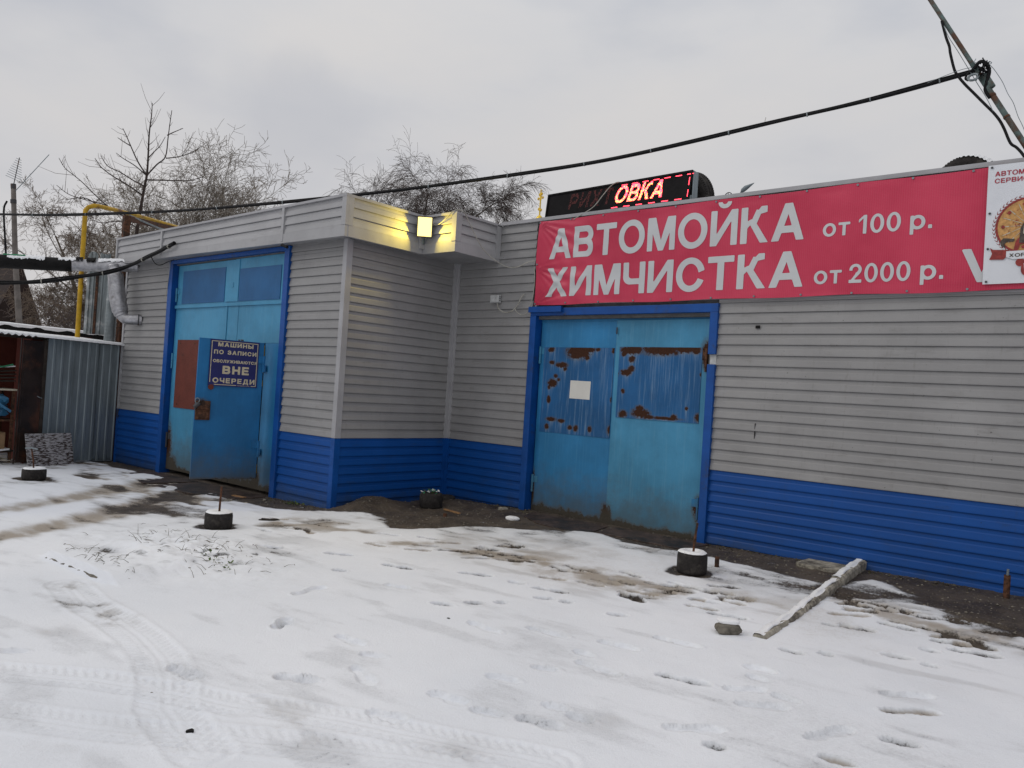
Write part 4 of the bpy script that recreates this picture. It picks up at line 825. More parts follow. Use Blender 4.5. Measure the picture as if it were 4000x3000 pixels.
# ------------------------------------------------------------------ tyres
def tyre_mesh(mb, R_, w, ri, grooves=3):
    """car tyre about the local z axis"""
    h = w/2; prof = [(ri, -h*.72), (ri+.015, -h*.9), (R_*.80, -h), (R_*.93, -h*.93), (R_*.985, -h*.78)]
    for k in range(grooves):
        c = (-.5+(k+.5)/grooves)*1.5*h; prof += [(R_, c-.010), (R_-.010, c-.007), (R_-.010, c+.007), (R_, c+.010)]
    prof += [(R_*.985, h*.78), (R_*.93, h*.93), (R_*.80, h), (ri+.015, h*.9), (ri, h*.72), (ri, -h*.72)]
    return mb.lathe(prof, 48)
def roof_tyre(c, R_, w, ax, label, snow):
    t = thing('car_tyre', label, 'tyre', c, 'worn car tyres on the roof'); m = Matrix.Translation(c) @ Vector(ax).to_track_quat('Z', 'Y').to_matrix().to_4x4()
    tyre_mesh(MB(), R_, w, R_*.58).tf(m).build('rubber', 'tyre', t, smooth=True)
    b = MB(); 
    for q in range(70):   # tread lugs
        a = q*2*math.pi/70
        for z0 in (-w*.36, w*.20):
            s = len(b.v); b.box((R_-.003, -.008, z0), (R_+.0025, .008, z0+w*.16)); b.tf(Matrix.Rotation(a, 4, 'Z'), s)
    b.tf(m).build('tread_blocks', 'tyre', t)['kind'] = 'stuff'
    if snow:
        n_ = 26; b = MB(); up = m.inverted().to_3x3() @ Vector((0, 0, 1)); a0 = math.atan2(up.y, up.x)
        for j in range(6):
            for i in range(n_+1):
                a = a0-.15+(i/n_)*1.0; zz = -w*.5+w*.62*j/5; rr = R_+.010+.006*math.sin(i*1.7+j)-(.02 if j in (0,) else 0); b.v.append((rr*math.cos(a), rr*math.sin(a), zz))
        for j in range(5):
            for i in range(n_): k = j*(n_+1)+i; b.f.append((k, k+1, k+n_+2, k+n_+1))
        b.tf(m).build('snow_cap', 'snow', t, smooth=True)
roof_tyre((-4.50, 8.32, 3.955), .325, .20, (.30, 1, .18), 'dark worn car tyre standing behind the right end of the LED sign', False)
roof_tyre((-1.72, 9.0, 3.905), .336, .22, (.25, 1, .1), 'snow-dusted car tyre showing above the parapet near the white poster', True)

def bollard(x, y, label, R_=.145, h=.19, rod=.28, lean=(0, 0), snow=1, handle=False, m='tyre', rodr=.011):
    z = g1(x, y)-.008; t = thing('tyre_bollard', label, 'tyre', (x, y, z), 'small tyres with a steel rod, marking the yard')
    T = Matrix.Translation((x, y, z))
    MB().lathe([(R_*.5, 0), (R_*.86, .004), (R_*.96, .02), (R_, h*.22), (R_*1.0, h*.5), (R_, h*.78), (R_*.96, h*.92), (R_*.86, h), (R_*.62, h*.985), (R_*.5, h*.9), (R_*.46, h*.6)], 40).tf(T).build('rubber', m, t, smooth=True)
    MB().lathe([(0, h*.80), (R_*.5, h*.80), (R_*.5, h*.1), (0, h*.1)], 24).tf(T).build('concrete_fill', 'concrete', t)
    if rod: MB().tube([(x, y, z+.05), (x+lean[0]*.4, y+lean[1]*.4, z+h+rod*.4), (x+lean[0], y+lean[1], z+h+rod)], rodr, 8).build('rod', 'rust', t)
    if snow:
        r0 = R_*.34 if snow == 1 else .012; rn = random.Random(int(x*100)); b = MB(); n_ = 40
        for k, (rr, zz) in enumerate(((r0, .0), (r0+.012, .010), (R_*.6, .013), (R_*.82, .009), (R_*.95, -.006))):
            for q in range(n_): a = 2*math.pi*q/n_; w_ = rr*(1+.04*math.sin(3*a+k)+.03*rn.random()); b.v.append((w_*math.cos(a), w_*math.sin(a), h*(.99 if k > 1 else (.96 if snow == 2 else .90))+zz+.002*rn.random()))
        for k in range(4):
            for q in range(n_): q2 = (q+1) % n_; b.f.append((k*n_+q, k*n_+q2, (k+1)*n_+q2, (k+1)*n_+q))
        b.tf(T).build('snow_cap', 'snow', t, smooth=True)
    if handle: MB().tube([(x+lean[0]-.08, y+lean[1]-.05, z+h+rod), (x+lean[0], y+lean[1], z+h+rod+.01), (x+lean[0]+.09, y+lean[1]+.05, z+h+rod)], [.008, .012, .008], 6).build('handle', 'galv', t)
    return t
bollard(-11.93, 4.02, 'small black tyre with a leaning rod and crossbar beside the ribbed metal shed', .150, .17, .26, (-.07, -.03), 1, True)
bollard(-7.36, 4.20, 'snow-topped small tyre with a rusty rod in front of the tall gate', .136, .185, .25, (.0, .01), 2)
bollard(-3.27, 6.50, 'small tyre with a snowy rim and rusty rod in front of the rusty gate', .134, .205, .26, (.03, .0), 1)
# planter tyre in the corner, no rod
t = thing('tyre_planter', 'black upright tyre filled with green and white scraps in the blue corner', 'tyre', (-7.20, 7.02, 0)); T = Matrix.Translation((-7.20, 7.02, g1(-7.2, 7.02)-.01))
MB().lathe([(.07, 0), (.12, .0), (.145, .03), (.15, .1), (.148, .17), (.135, .20), (.10, .205), (.08, .19), (.08, .14), (0, .14)], 40).tf(T).build('rubber', 'tyre', t, smooth=True)
rn = random.Random(3); b = MB(); b2 = MB(); b3 = MB()
for i in range(46):
    a, r_ = rn.random()*6.28, .12*math.sqrt(rn.random()); p = Vector((r_*math.cos(a), r_*math.sin(a), .20+.015*rn.random()+.03*(1-r_/.12))); u = Vector((rn.uniform(-1, 1), rn.uniform(-1, 1), rn.uniform(-.3, .6)))*.028; v = Vector((rn.uniform(-1, 1), rn.uniform(-1, 1), rn.uniform(-.4, .4)))*.022
    (b, b2, b3)[i % 3].obox(p, u, v, (0, 0, .004))
b.tf(T).build('green_scraps', 'green_plastic', t); b2.tf(T).build('snow_scraps', 'snow', t); b3.tf(T).build('dead_leaves', 'weed_green', t)
t = thing('small_tyre', 'low dark tyre lying behind the upright one in the corner', 'tyre', (-7.42, 7.50, 0)); T = Matrix.Translation((-7.40, 7.46, g1(-7.4, 7.5)-.02))
MB().lathe([(.07, .0), (.13, .01), (.15, .05), (.145, .10), (.12, .12), (.08, .11), (.07, .06)], 32).tf(T).build('rubber', 'tyre', t, smooth=True)

# ---- stubs, curb, stone, plates, odd bits
def stub(x, y, h, r, label, cap=None):
    z = g1(x, y); t = thing('steel_stub', label, 'post', (x, y, z)); b = MB().tube([(x, y, z-.05), (x, y, z+h)], r, 12, False); b.tube([(x, y, z-.05), (x, y, z+h-.002)], r*.72, 12, True); b.build('pipe', 'rust', t)
    if cap: MB().tube([(x, y, z+h-.02), (x+.003, y, z+h+.05)], .010, 8).build('bolt', 'galv', t)
stub(-3.20, 6.86, .105, .021, 'short rusty pipe stub in the snow beside the rodded tyre')
stub(-1.02, 7.70, .19, .025, 'rusty pipe stub with a bolt in the dirt by the long blue wall', 1)
stub(-6.62, 6.70, .035, .022, 'low rusty stub in the bare dirt near the wooden lath')
def rocky(name, mat, sx, sy, sz, M4, seed, sub=3, amp=.12, parent=None, flat=None):
    import bmesh
    bm = bmesh.new(); bmesh.ops.create_icosphere(bm, subdivisions=sub, radius=1); rn = random.Random(seed); ph = [rn.random()*6 for _ in range(9)]
    for v in bm.verts:
        p = v.co; k = 1+amp*(math.sin(p.x*3+ph[0])*math.sin(p.y*3+ph[1])+.6*math.sin(p.z*5+ph[2]+p.x*4)+.35*math.sin(p.y*11+ph[3]+p.z*9))
        q = Vector([math.copysign(abs(c)**.72, c) for c in p])*k; v.co = M4 @ Vector((q.x*sx, q.y*sy, q.z*sz))
    me = bpy.data.meshes.new(name); bm.to_mesh(me); bm.free(); return link(name, me, mat, parent)
st = thing('broken_stone', 'broken lump of concrete with snow on top near the fallen curb', 'stone', (-2.25, 5.04, 0))
rocky('lump', 'stone', .088, .06, .045, Matrix.Translation((-2.25, 5.05, .045)) @ Matrix.Rotation(.7, 4, 'Z'), 5, parent=st)
rocky('snow_cap', 'snow', .078, .052, .018, Matrix.Translation((-2.25, 5.053, .094)) @ Matrix.Rotation(.7, 4, 'Z'), 6, amp=.05, parent=st)
# curb: three stones in line
cb = thing('concrete_curb', 'long broken concrete curb dusted with snow pointing at the blue wall', 'curb', (-2.1, 6.4, 0))
A0, A1 = Vector((-2.06, 5.13, 0)), Vector((-2.235, 8.02, 0)); cu_ = (A1-A0).normalized(); cn = Vector((cu_.y, -cu_.x, 0))
def block(t0, t1, w, h0, h1, seed, lift=0):
    rn = random.Random(seed); n_ = max(6, int((t1-t0)/.035)); b = MB(); s = MB()
    for i in range(n_+1):
        t_ = t0+(t1-t0)*i/n_; p = A0+cu_*t_; z = g1(p.x, p.y)-.04; h = h0+(h1-h0)*i/n_+rn.uniform(-.003, .003)
        j = [rn.uniform(-.004, .004) for _ in range(6)]; e_ = (rn.random() < .10)*.012
        pr = [(-w/2+j[0], 0), (-w/2+j[1], h+.04-.018), (-w/2+.014, h+.04), (w/2-.014-e_, h+.04+j[2]*.5), (w/2+j[3]-e_*.5, h+.04-.018-e_), (w/2+j[4], 0)]
        for o_, q in pr: b.v.append(tuple(p+cn*o_+Vector((0, 0, z+q+lift))))
        hs = h+.04+.004+.005*math.sin(i*.7+seed)
        for o_, q in ((-w/2-.004, h+.012), (-w/2+.008, hs), (0, hs+.004), (w*.10+.008*math.sin(i*.33), hs), (w*.20+.010*math.sin(i*.41+2), h+.0405)): s.v.append(tuple(p+cn*o_+Vector((0, 0, z+q+lift))))
    for i in range(n_):
        for k in range(5): b.f.append((i*6+k, i*6+k+1, i*6+7+k, i*6+6+k))
        for k in range(4): s.f.append((i*5+k, i*5+k+1, i*5+6+k, i*5+5+k))
    b.f.append(tuple(range(5, -1, -1))); b.f.append(tuple(range(n_*6, n_*6+6)))
    o = b.build('curb_stone', 'concrete', cb); sn = s.build('snow_cap', 'snow', o, smooth=True)
block(0.0, .86, .092, .034, .046, 3); block(.868, 1.90, .092, .050, .062, 4); block(1.91, 2.88, .100, .072, .090, 9, .0)
# flat slabs
def slab(name, pts, h, mat, label, cat, top=None, lift=0):
    b = MB(); n_ = len(pts); zs_ = [g1(x, y)+lift for x, y in pts]
    b.v = [(x, y, z-.05) for (x, y), z in zip(pts, zs_)]+[(x, y, z+h) for (x, y), z in zip(pts, zs_)]
    b.f = [tuple(range(n_-1, -1, -1)), tuple(range(n_, 2*n_))]+[(i, (i+1) % n_, n_+(i+1) % n_, n_+i) for i in range(n_)]
    o = b.build(name, mat, bevel=.004); tag(o, label, cat); return o
slab('concrete_slab', [(-2.72, 7.55), (-2.66, 7.50), (-2.40, 7.46), (-2.28, 7.55), (-2.27, 7.80), (-2.70, 7.83)], .035, 'concrete', 'rough square concrete slab against the blue wall beside the curb', 'slab')
slab('steel_plate', [(-6.15, 7.80), (-6.02, 7.45), (-5.60, 7.20), (-5.02, 7.13), (-4.92, 7.35), (-5.0, 7.78)], .012, 'rust_plate', 'brown steel threshold plate with a ragged corner at the left leaf of the rusty gate', 'plate')
slab('steel_plate', [(-4.93, 7.80), (-4.86, 7.33), (-4.30, 7.32), (-3.78, 7.32), (-3.74, 7.80)], .014, 'rust_plate', 'brown steel threshold plate at the right leaf behind the rodded tyre', 'plate')
slab('entry_slab', [(-12.3, 5.86), (-12.25, 5.45), (-11.2, 5.12), (-11.0, 5.10), (-10.9, 5.86)], .012, 'rust_plate', 'muddy threshold slab at the left leaf of the tall gate', 'slab')
slab('entry_slab', [(-10.85, 5.86), (-10.7, 5.08), (-9.9, 5.15), (-9.1, 5.40), (-9.1, 5.86)], .014, 'rust_plate', 'muddy threshold slab beneath the open wicket', 'slab')
o = MB().obox((-6.93, 6.98, g1(-6.9, 6.9)+.012), (.33, -.06, .0), (.004, .028, 0), (0, 0, .016)).build('wooden_lath', 'wood'); tag(o, 'thin orange wooden lath lying in the corner dirt beside the tyre', 'stick')
o = MB().obox((-9.36, 5.50, g1(-9.3, 5.5)+.012), (.24, .03, .0), (-.01, .05, 0), (0, 0, .012)).build('yellow_board', 'wood'); tag(o, 'short dirty yellow board on the threshold of the tall gate', 'board')
rg = thing('brown_rag', 'crumpled brown rag on the snow right of the snow-topped tyre', 'rag', (-7.50, 4.86, 0)); rocky('cloth', 'dark_wood', .10, .035, .022, Matrix.Translation((-7.50, 4.88, g1(-7.5, 4.9)+.012)) @ Matrix.Rotation(.9, 4, 'Z'), 11, amp=.3, parent=rg); rocky('snow_cap', 'snow', .05, .02, .010, Matrix.Translation((-7.53, 4.85, g1(-7.5, 4.9)+.032)) @ Matrix.Rotation(.9, 4, 'Z'), 12, parent=rg)
o = rocky('snow_lump', 'snow', .085, .06, .028, Matrix.Translation((-5.96, 7.17, g1(-5.96, 7.2)+.015)), 13, amp=.06); tag(o, 'rounded lump of snow on bare dirt by the rusty gate', 'snow')
rn = random.Random(21); PEBL = ['large dark pebble beside the crossing tyre tracks at the lower left', 'dark pebble at the bottom edge left of centre', 'tiny tan pebble near the bottom edge at the left', 'flat pebble at the lower left corner', 'brown pebble at the very bottom edge left of centre', 'dark pebble at the left edge above the tyre track', 'brown pebble on the tyre track at the left', 'grey pebble at the bottom right of the large dark one', 'dark pebble among the weeds', 'small pebble right of the green weeds', 'brown pebble left of centre near the bottom edge', 'small grey pebble left of the large dark one', 'dark angular pebble alone in the middle of the snow', 'greenish pebble just above the long tyre track', 'tan pebble right of the long tyre track', 'tan pebble at the bottom edge near the centre', 'brown pebble at the bottom edge right of centre', 'grey lump on the tyre track near the bottom centre', 'dark pebble right of the fallen curb']
for i, (x, y) in enumerate(PEB):
    s_ = .007+.006*rn.random() if i not in (0, 12) else .019
    o = rocky('pebble', ('stone', 'bitumen')[i % 4 == 0], s_, s_*.8, s_*.6, Matrix.Translation((x, y, g1(x, y)+s_*.3)) @ Matrix.Rotation(rn.random()*6, 4, 'Z'), i, 2, .2)
    tag(o, PEBL[i], 'pebble', 'pebbles on the snow')
for i, (x, y) in enumerate([(-9.0, 5.25), (-8.75, 5.35), (-8.9, 5.7), (-6.5, 7.62)]):
    s_ = (.05, .03, .03, .07)[i]; o = rocky('rubble', 'concrete', s_, s_*.5, s_*.4, Matrix.Translation((x, y, g1(x, y)+s_*.2)) @ Matrix.Rotation(rn.random()*6, 4, 'Z'), 40+i, 2, .2)
    tag(o, ('flat grey chip of rubble on the snow edge right of the tall gate', 'small grey chip between the gate and the bay corner', 'grey chip close to the blue wall right of the tall gate', 'dirty lump of rubble by the blue wall left of the rusty gate')[i], 'rubble')

# ------------------------------------------------------------------ left side: lean-to shed of ribbed sheet
sh = thing('metal_shed', 'lean-to shed of ribbed galvanised sheet with a brown steel door and snowy roof', 'shed', (-14.2, 5.0, -.05))
S0, S1 = Vector((-13.87, 4.745, 0)), Vector((-14.03, 5.935, 0)); su = (S1-S0).normalized(); sn_ = Vector((su.y, -su.x, 0))   # towards the yard
def sp(u, z, off=0): return tuple(S0+su*u+sn_*off+Vector((0, 0, z)))
L_ = (S1-S0).length
def ribbed(u0, u1, z0, z1, pitch, off, par, name, mat, lab=None, zt=None, P=sp, d=.012):
    b = MB(); u = u0; prof = []
    while u < u1-.001:
        for du, o in ((0, 0), (.58, 0), (.66, d), (.90, d), (.98, 0)):
            uu = min(u+du*pitch, u1); prof.append((uu, o))
        u += pitch
    prof.append((u1, 0)); n = len(prof)
    for z, tz in ((z0, 0), (z1, 1)):
        for uu, o in prof: b.v.append(P(uu, z if not (tz and zt) else zt(uu), off+o))
    for i in range(n-1): b.f.append((i, i+1, n+i+1, n+i))
    # edge thickness at the back
    k = len(b.v)
    for z, tz in ((z0, 0), (z1, 1)):
        for uu, o in prof: b.v.append(P(uu, z if not (tz and zt) else zt(uu), off+o-.003))
    for i in range(n-1): b.f.append((k+i+1, k+i, k+n+i, k+n+i+1))
    o = b.build(name, mat, par)
    if lab: o['label'] = lab
    return o
ribbed(.0, .44, -.02, 1.955, .132, .010, sh, 'ribbed_sheet', 'galv'); ribbed(.43, .83, -.03, 1.95, .132, .018, sh, 'ribbed_sheet', 'galv'); ribbed(.82, L_-.015, -.05, 1.94, .132, .010, sh, 'ribbed_sheet', 'galv')
b = MB().obox(sp(-.03, -.06, -.05), su*(L_+.02), (0, 0, .05), sn_*.06); b.obox(sp(0, 1.89, -.05), su*(L_), (0, 0, .04), sn_*.055); b.build('rail', 'galv_old', sh)
# brown door and posts
D0 = Vector((-13.795, 4.335, 0)); du_ = (S0-D0).normalized(); dn = Vector((du_.y, -du_.x, 0)); DL = (S0-D0).length
def dp(u, z, off=0): return tuple(D0+du_*u+dn*off+Vector((0, 0, z)))
db = MB().obox(dp(.03, -.03, .0), du_*(DL-.10), (0, 0, 1.93), dn*.02); db.obox(dp(.06, .05, .02), du_*(DL-.16), (0, 0, 1.82), dn*.006)
db = db.build('door', 'brown_door', sh, bevel=.003); db['label'] = 'narrow brown steel door, rusty lower half'
MB().obox(dp(.0, -.05, -.01), du_*.012, (0, 0, 1.97), dn*.03).build('post', 'brown_door', sh); MB().obox(dp(DL-.065, -.05, -.03), du_*.06, (0, 0, 1.97), dn*.045).build('post', 'dark_wood', sh)
MB().tube([dp(DL-.13, 1.02, .03), dp(DL-.10, 1.0, .045), dp(DL-.06, .99, .04)], .007, 6).build('hasp', 'galv', db)
# roof: corrugated, falling gently, snow on top
b = MB(); s = MB(); yy = np.linspace(3.2, 5.98, 112)
for i, y in enumerate(yy):
    xf = -13.70-.145*(y-4.2)+.04; zz = 1.968-.012*(y-4.2)-.09*max(0, 3.95-y)**1.5+.010*math.sin(i*1.6)*(1 if y < 4.55 else .12)
    for x, dz in ((xf, 0), (-16.0, .10)): b.v.append((x, y, zz+dz))
    for x, dz in ((xf+.006, -.004+.010*math.sin(i*1.6)*(y < 4.55)), (xf+.0, .026), (xf-.12, .045), (-16.0, .15)): s.v.append((x, y, zz+dz-.004*math.sin(i*1.6)*(y < 4.55)))
n_ = len(yy)
for i in range(n_-1):
    b.f.append((2*i, 2*i+1, 2*i+3, 2*i+2))
    for k in range(3): s.f.append((4*i+k, 4*i+k+1, 4*i+5+k, 4*i+4+k))
b.build('roof_sheet', 'galv_old', sh); s.build('roof_snow', 'snow', sh, smooth=True)
MB().obox((-13.78, 3.2, 1.925), (-.40*.9, 2.75, 0), (0, 0, .035), (-.05, -.006, 0)).build('roof_rail', 'dark_wood', sh)
b = MB().box((-16.0, 2.9, -.1), (-15.9, 6.2, 2.1)); b.box((-15.9, 6.0, -.1), (-14.1, 6.1, 1.99)); b.build('back_panel', 'redbrown', sh)
MB().obox((-14.9, 4.62, -.1), (.95, -.10, 0), (0, 0, 2.08), (0, .02, 0)).build('partition', 'redbrown', sh)
# shelves with junk
rk = thing('storage_shelf', 'rusty shelf unit in the open end of the shed', 'shelf', (-14.2, 4.2, -.05))
for z, m in ((1.085, 'print_tan'), (.60, 'rust'), (.12, 'dark_wood')): MB().box((-14.62, 3.1, z), (-14.02, 4.40, z+.028)).build('shelf_board', m, rk)
for x_, y_ in ((-14.05, 4.36), (-14.58, 4.36), (-14.05, 3.15), (-14.58, 3.15)): MB().box((x_-.02, y_-.02, -.06), (x_+.02, y_+.02, 1.10)).build('leg', 'rust', rk)
bx = MB().obox((-14.45, 3.98, .152), (.36, -.03, 0), (.03, .34, 0), (0, 0, .27)); bx = bx.build('cardboard_box', 'cardboard', bevel=.006); tag(bx, 'brown cardboard box on the lowest shelf in the shed', 'box')
MB().obox((-14.088+.001, 4.05, .23), (.007, .08, 0), (-.002, .0, .0), (0, 0, .14)).build('tape', 'paper', bx)
o = rocky('blue_bundle', 'blue_plastic', .20, .22, .15, Matrix.Translation((-14.3, 4.12, .83)), 31, amp=.25); tag(o, 'dark blue plastic bundle on the middle shelf', 'bundle')
o = rocky('grey_bag', 'white_plastic', .14, .13, .09, Matrix.Translation((-14.12, 4.02, .74)), 32, amp=.2); tag(o, 'grey bag lying in front of the blue bundle', 'bag')
o = MB().obox((-14.02, 4.14, .86), (.02, .17, -.12), (.0, .02, .03), (.02, 0, 0)).build('blue_strip', 'blue_plastic'); tag(o, 'light blue plastic strip leaning on the shelf', 'strip')
b = MB()
for k in range(4): b.obox((-14.5, 3.4, 1.17+k*.035), (.45, .0, .01), (0, .98, .05+.02*k), (0, 0, .02))
o = b.build('board_stack', 'dark_wood'); tag(o, 'stack of thin boards dusted with snow on the top shelf', 'boards')
o = MB().obox((-14.47, 3.42, 1.345), (.42, 0, .01), (0, .94, .11), (0, 0, .018)).build('snow_patch', 'snow'); tag(o, 'snow lying on the stacked boards', 'snow')
o = rocky('white_sack', 'white_bag', .17, .16, .14, Matrix.Translation((-14.05, 3.92, 1.38)), 33, amp=.12); tag(o, 'bulging white sack at the picture edge on the stacked boards', 'sack')
o = MB().tube([(-14.1, 3.85, 1.42), (-14.05, 4.20, 1.46), (-14.03, 4.32, 1.50)], .014, 8).build('green_stick', 'green_plastic'); tag(o, 'green stick poking out over the boards', 'stick')
o = MB().obox((-14.30, 3.5, .05), (.25, 0, 0), (.06, .84, .10), (0, 0, .022)).build('white_plank', 'poster'); tag(o, 'dirty white plank under the cardboard box', 'plank')
rn = random.Random(8); b = MB()
for i in range(26):
    a = rn.random()*3; p = Vector((-14.1+rn.uniform(-.3, .25), 3.75+rn.random()*.55, -.05+rn.random()*.10)); b.obox(p, Vector((math.cos(a), math.sin(a), rn.uniform(-.1, .2)))*.16, Vector((-math.sin(a), math.cos(a), rn.uniform(-.2, .2)))*.10, (0, 0, .006))
o = b.build('paper_litter', 'print_tan'); tag(o, 'heap of crumpled papers on the ground under the shelf', 'litter', kind='stuff')

# leaning snow-streaked board
def snowy_board():
    t = NT('snowy_board'); v = t.pos(); a = t.noise(v, 15, 5, .65, (1, 1, 4.5)); lo = t.noise(v, 4, 3, .6)
    f = t.rng(t.math('ADD', a, t.math('MULTIPLY', lo, .35)), .60, .72); c = t.mix(f, (.038, .024, .020), (.36, .35, .36))
    return t.set(c, .8, t.bump(a, .9, .012))
M['snowy_board'] = snowy_board()
o = MB().obox((-13.47, 4.44, -.085), (-.215, .745, .0), (-.13, -.03, .52), (.012, .004, .003)).build('leaning_board', 'snowy_board', bevel=.002); tag(o, 'snow-streaked dark board leaning against the ribbed shed wall', 'board')

# ------------------------------------------------------------------ pipes and sheet behind the shed
def pipe(name, label, cat, pts, r, mat, part, smooth=True, n=8, sides=16):
    t = thing(name, label, cat, tuple(pts[0])); MB().tube(smooth_path(pts, n), r, sides).build(part, mat, t, smooth=smooth); return t
hp_ = thing('heating_pipe', 'thick black bitumen-wrapped heating pipe with torn foil running to the bay corner', 'pipe', (-14.5, 4.2, 3.0))
MB().tube(smooth_path([(-15.9, 1.6, 3.00), (-15.2, 2.9, 3.07), (-14.51, 4.17, 3.145), (-14.13, 5.10, 3.215)], 8), .112, 20).build('bitumen_wrap', 'bitumen', hp_, smooth=True)
MB().tube(smooth_path([(-14.14, 5.08, 3.216), (-13.98, 5.42, 3.25), (-13.74, 5.80, 3.295), (-13.62, 5.99, 3.31)], 8), .102, 20).build('foil_wrap', 'foil', hp_, smooth=True)
PIPE_C = smooth_path([(-15.9, 1.6, 3.00), (-15.2, 2.9, 3.07), (-14.51, 4.17, 3.145), (-14.13, 5.10, 3.215)], 60)+smooth_path([(-14.14, 5.08, 3.216), (-13.98, 5.42, 3.25), (-13.74, 5.80, 3.295), (-13.62, 5.99, 3.31)], 60)
def patch(t0, t1, mat, name, seed, wid=.9, r=.118, a_off=.2):
    """torn scrap lying over the crown of the pipe"""
    rn = random.Random(seed); A_, B_ = Vector((-15.2, 2.9, 3.07)), Vector((-13.62, 5.99, 3.31)); ax = (B_-A_).normalized(); side = Vector((0, 0, 1)).cross(ax).normalized(); upv = ax.cross(side).normalized(); b = MB(); n_ = 24
    for i in range(n_+1):
        p = A_+(B_-A_)*(t0+(t1-t0)*i/n_); p = min(PIPE_C, key=lambda q_: abs(q_.y-p.y)); w0 = -wid*(.6+.5*rn.random()); w1 = wid*(.35+.7*rn.random())
        for k in range(7): a = a_off+w0+(w1-w0)*k/6; b.v.append(tuple(p+(side*math.sin(a)+upv*math.cos(a))*(r+.008*rn.random()+(.006 if 0 < k < 6 else 0))))
    for i in range(n_):
        for k in range(6): b.f.append((i*7+k, i*7+k+1, i*7+8+k, i*7+7+k))
    return b.build(name, mat, hp_)
patch(.445, .60, 'snow', 'pale_foam', 3, .7, .118, -.55); patch(.66, .76, 'snow', 'pale_foam', 5, .55, .112, -.5); patch(.83, .98, 'snow', 'pale_foam', 6, .7, .112, -.5); patch(.78, .82, 'bitumen', 'torn_wrap', 7, .8, .122, -.5); patch(.735, .765, 'bitumen', 'torn_wrap', 9, .7, .124, -.4); patch(.43, .52, 'green_plastic', 'green_scrap', 12, .20, .126, -.6)
patch(.0, .36, 'snow', 'snow_strip', 15, .25, .114, .0)
fd = thing('foil_duct', 'fat silver foil-wrapped duct elbowing down into the grey siding', 'duct', (-13.7, 5.65, 3.2))
MB().tube(smooth_path([(-13.74, 5.60, 3.28), (-13.71, 5.64, 3.12), (-13.68, 5.665, 2.90), (-13.64, 5.69, 2.66), (-13.60, 5.72, 2.50), (-13.56, 5.74, 2.42)], 8), [.085]*4+[.10]*4+[.122]*8+[.130]*8+[.128]*8+[.115]*4+[.095]*4+[.09], 20).build('duct_body', 'foil', fd, smooth=True)
MB().tube(smooth_path([(-13.585, 5.73, 2.44), (-13.52, 5.77, 2.385), (-13.44, 5.83, 2.375), (-13.36, 5.93, 2.38), (-13.34, 5.97, 2.38)], 6), .085, 18).build('elbow', 'foil', fd, smooth=True)
MB().tube([(-13.365, 5.915, 2.38), (-13.358, 5.93, 2.38)], .094, 18).build('collar', 'steel_dark', fd)
sdct = thing('spiral_duct', 'grey spiral-seamed metal duct rising behind the shed roof', 'duct', (-14.47, 5.95, 0))
b = MB(); pr = []; z = 0.0
while z < 3.3: pr += [(.092, z), (.092, z+.045), (.097, z+.052), (.092, z+.06)]; z += .064
b.lathe(pr, 24, (-14.475, 5.93, 0)); b.build('duct_body', 'galv_old', sdct, smooth=True)
pt_ = thing('rusty_post', 'orange rusty square post between the spiral duct and the bay', 'post', (-14.33, 6.05, 0)); MB().box((-14.375, 6.01, 0), (-14.285, 6.10, 3.35)).build('post_shaft', 'rust', pt_)
# hanging old sheets
cs = thing('old_sheet_screen', 'upright bent old galvanised sheets with a rusty strip behind the spiral duct', 'sheet', (-15.4, 6.0, 2.2))
Q0 = Vector((-15.56, 5.90, 0)); qu = Vector((.29, .27, 0)).normalized(); qn = Vector((qu.y, -qu.x, 0))
def qp(u, z, off=0): return tuple(Q0+qu*u+qn*(off+.03*math.sin(u*7))+Vector((0, 0, z)))
ribbed(0, .19, 2.15, 3.62, .075, 0, cs, 'ribbed_sheet', 'galv_old', zt=lambda u: 3.64+.05*math.sin(u*16), P=qp, d=.018)
ribbed(.235, .42, 2.15, 3.66, .085, .01, cs, 'ribbed_sheet', 'galv_old', zt=lambda u: 3.68+.03*math.sin(u*14), P=qp, d=.018)
MB().obox(qp(.19, 2.15, .012), qu*.045, (0, 0, 1.12), qn*.02).build('rust_strip', 'rust', cs)
# low tarred garage roof behind
lg = thing('low_garage', 'low dark tarred garage roof edged with snow behind the metal shed', 'garage', (-17.4, 6.0, 0))
G0, G1_ = Vector((-18.3, 3.5, 0)), Vector((-15.7, 7.35, 0)); gu = (G1_-G0).normalized(); gn = Vector((-gu.y, gu.x, 0))
MB().obox(tuple(G0+gn*.1), (G1_-G0), gn*3.2, (0, 0, 1.96)).build('wall', 'dark_wood', lg); MB().obox(tuple(G0-gu*.1+Vector((0, 0, 2.14))), (G1_-G0)+gu*.2+Vector((0, 0, -.17)), gn*3.5, (0, 0, .20)).build('roof', 'bitumen', lg)
b = MB(); n_ = 60; GG = (G1_-G0).length
for i in range(n_+1):
    p = G0+gu*(GG*i/n_)+Vector((0, 0, 2.338-.17*i/n_)); w_ = .003*math.sin(i*.53)+.002*math.sin(i*1.31)
    for o_, z in ((-.012, -.050+abs(w_)*9), (-.006, .018), (.06, .035+w_), (3.4, .03)): b.v.append(tuple(p+gn*o_+Vector((0, 0, z))))
for i in range(n_):
    for k in range(3): b.f.append((4*i+k, 4*i+k+1, 4*i+5+k, 4*i+4+k))
b.build('roof_snow', 'snow', lg)
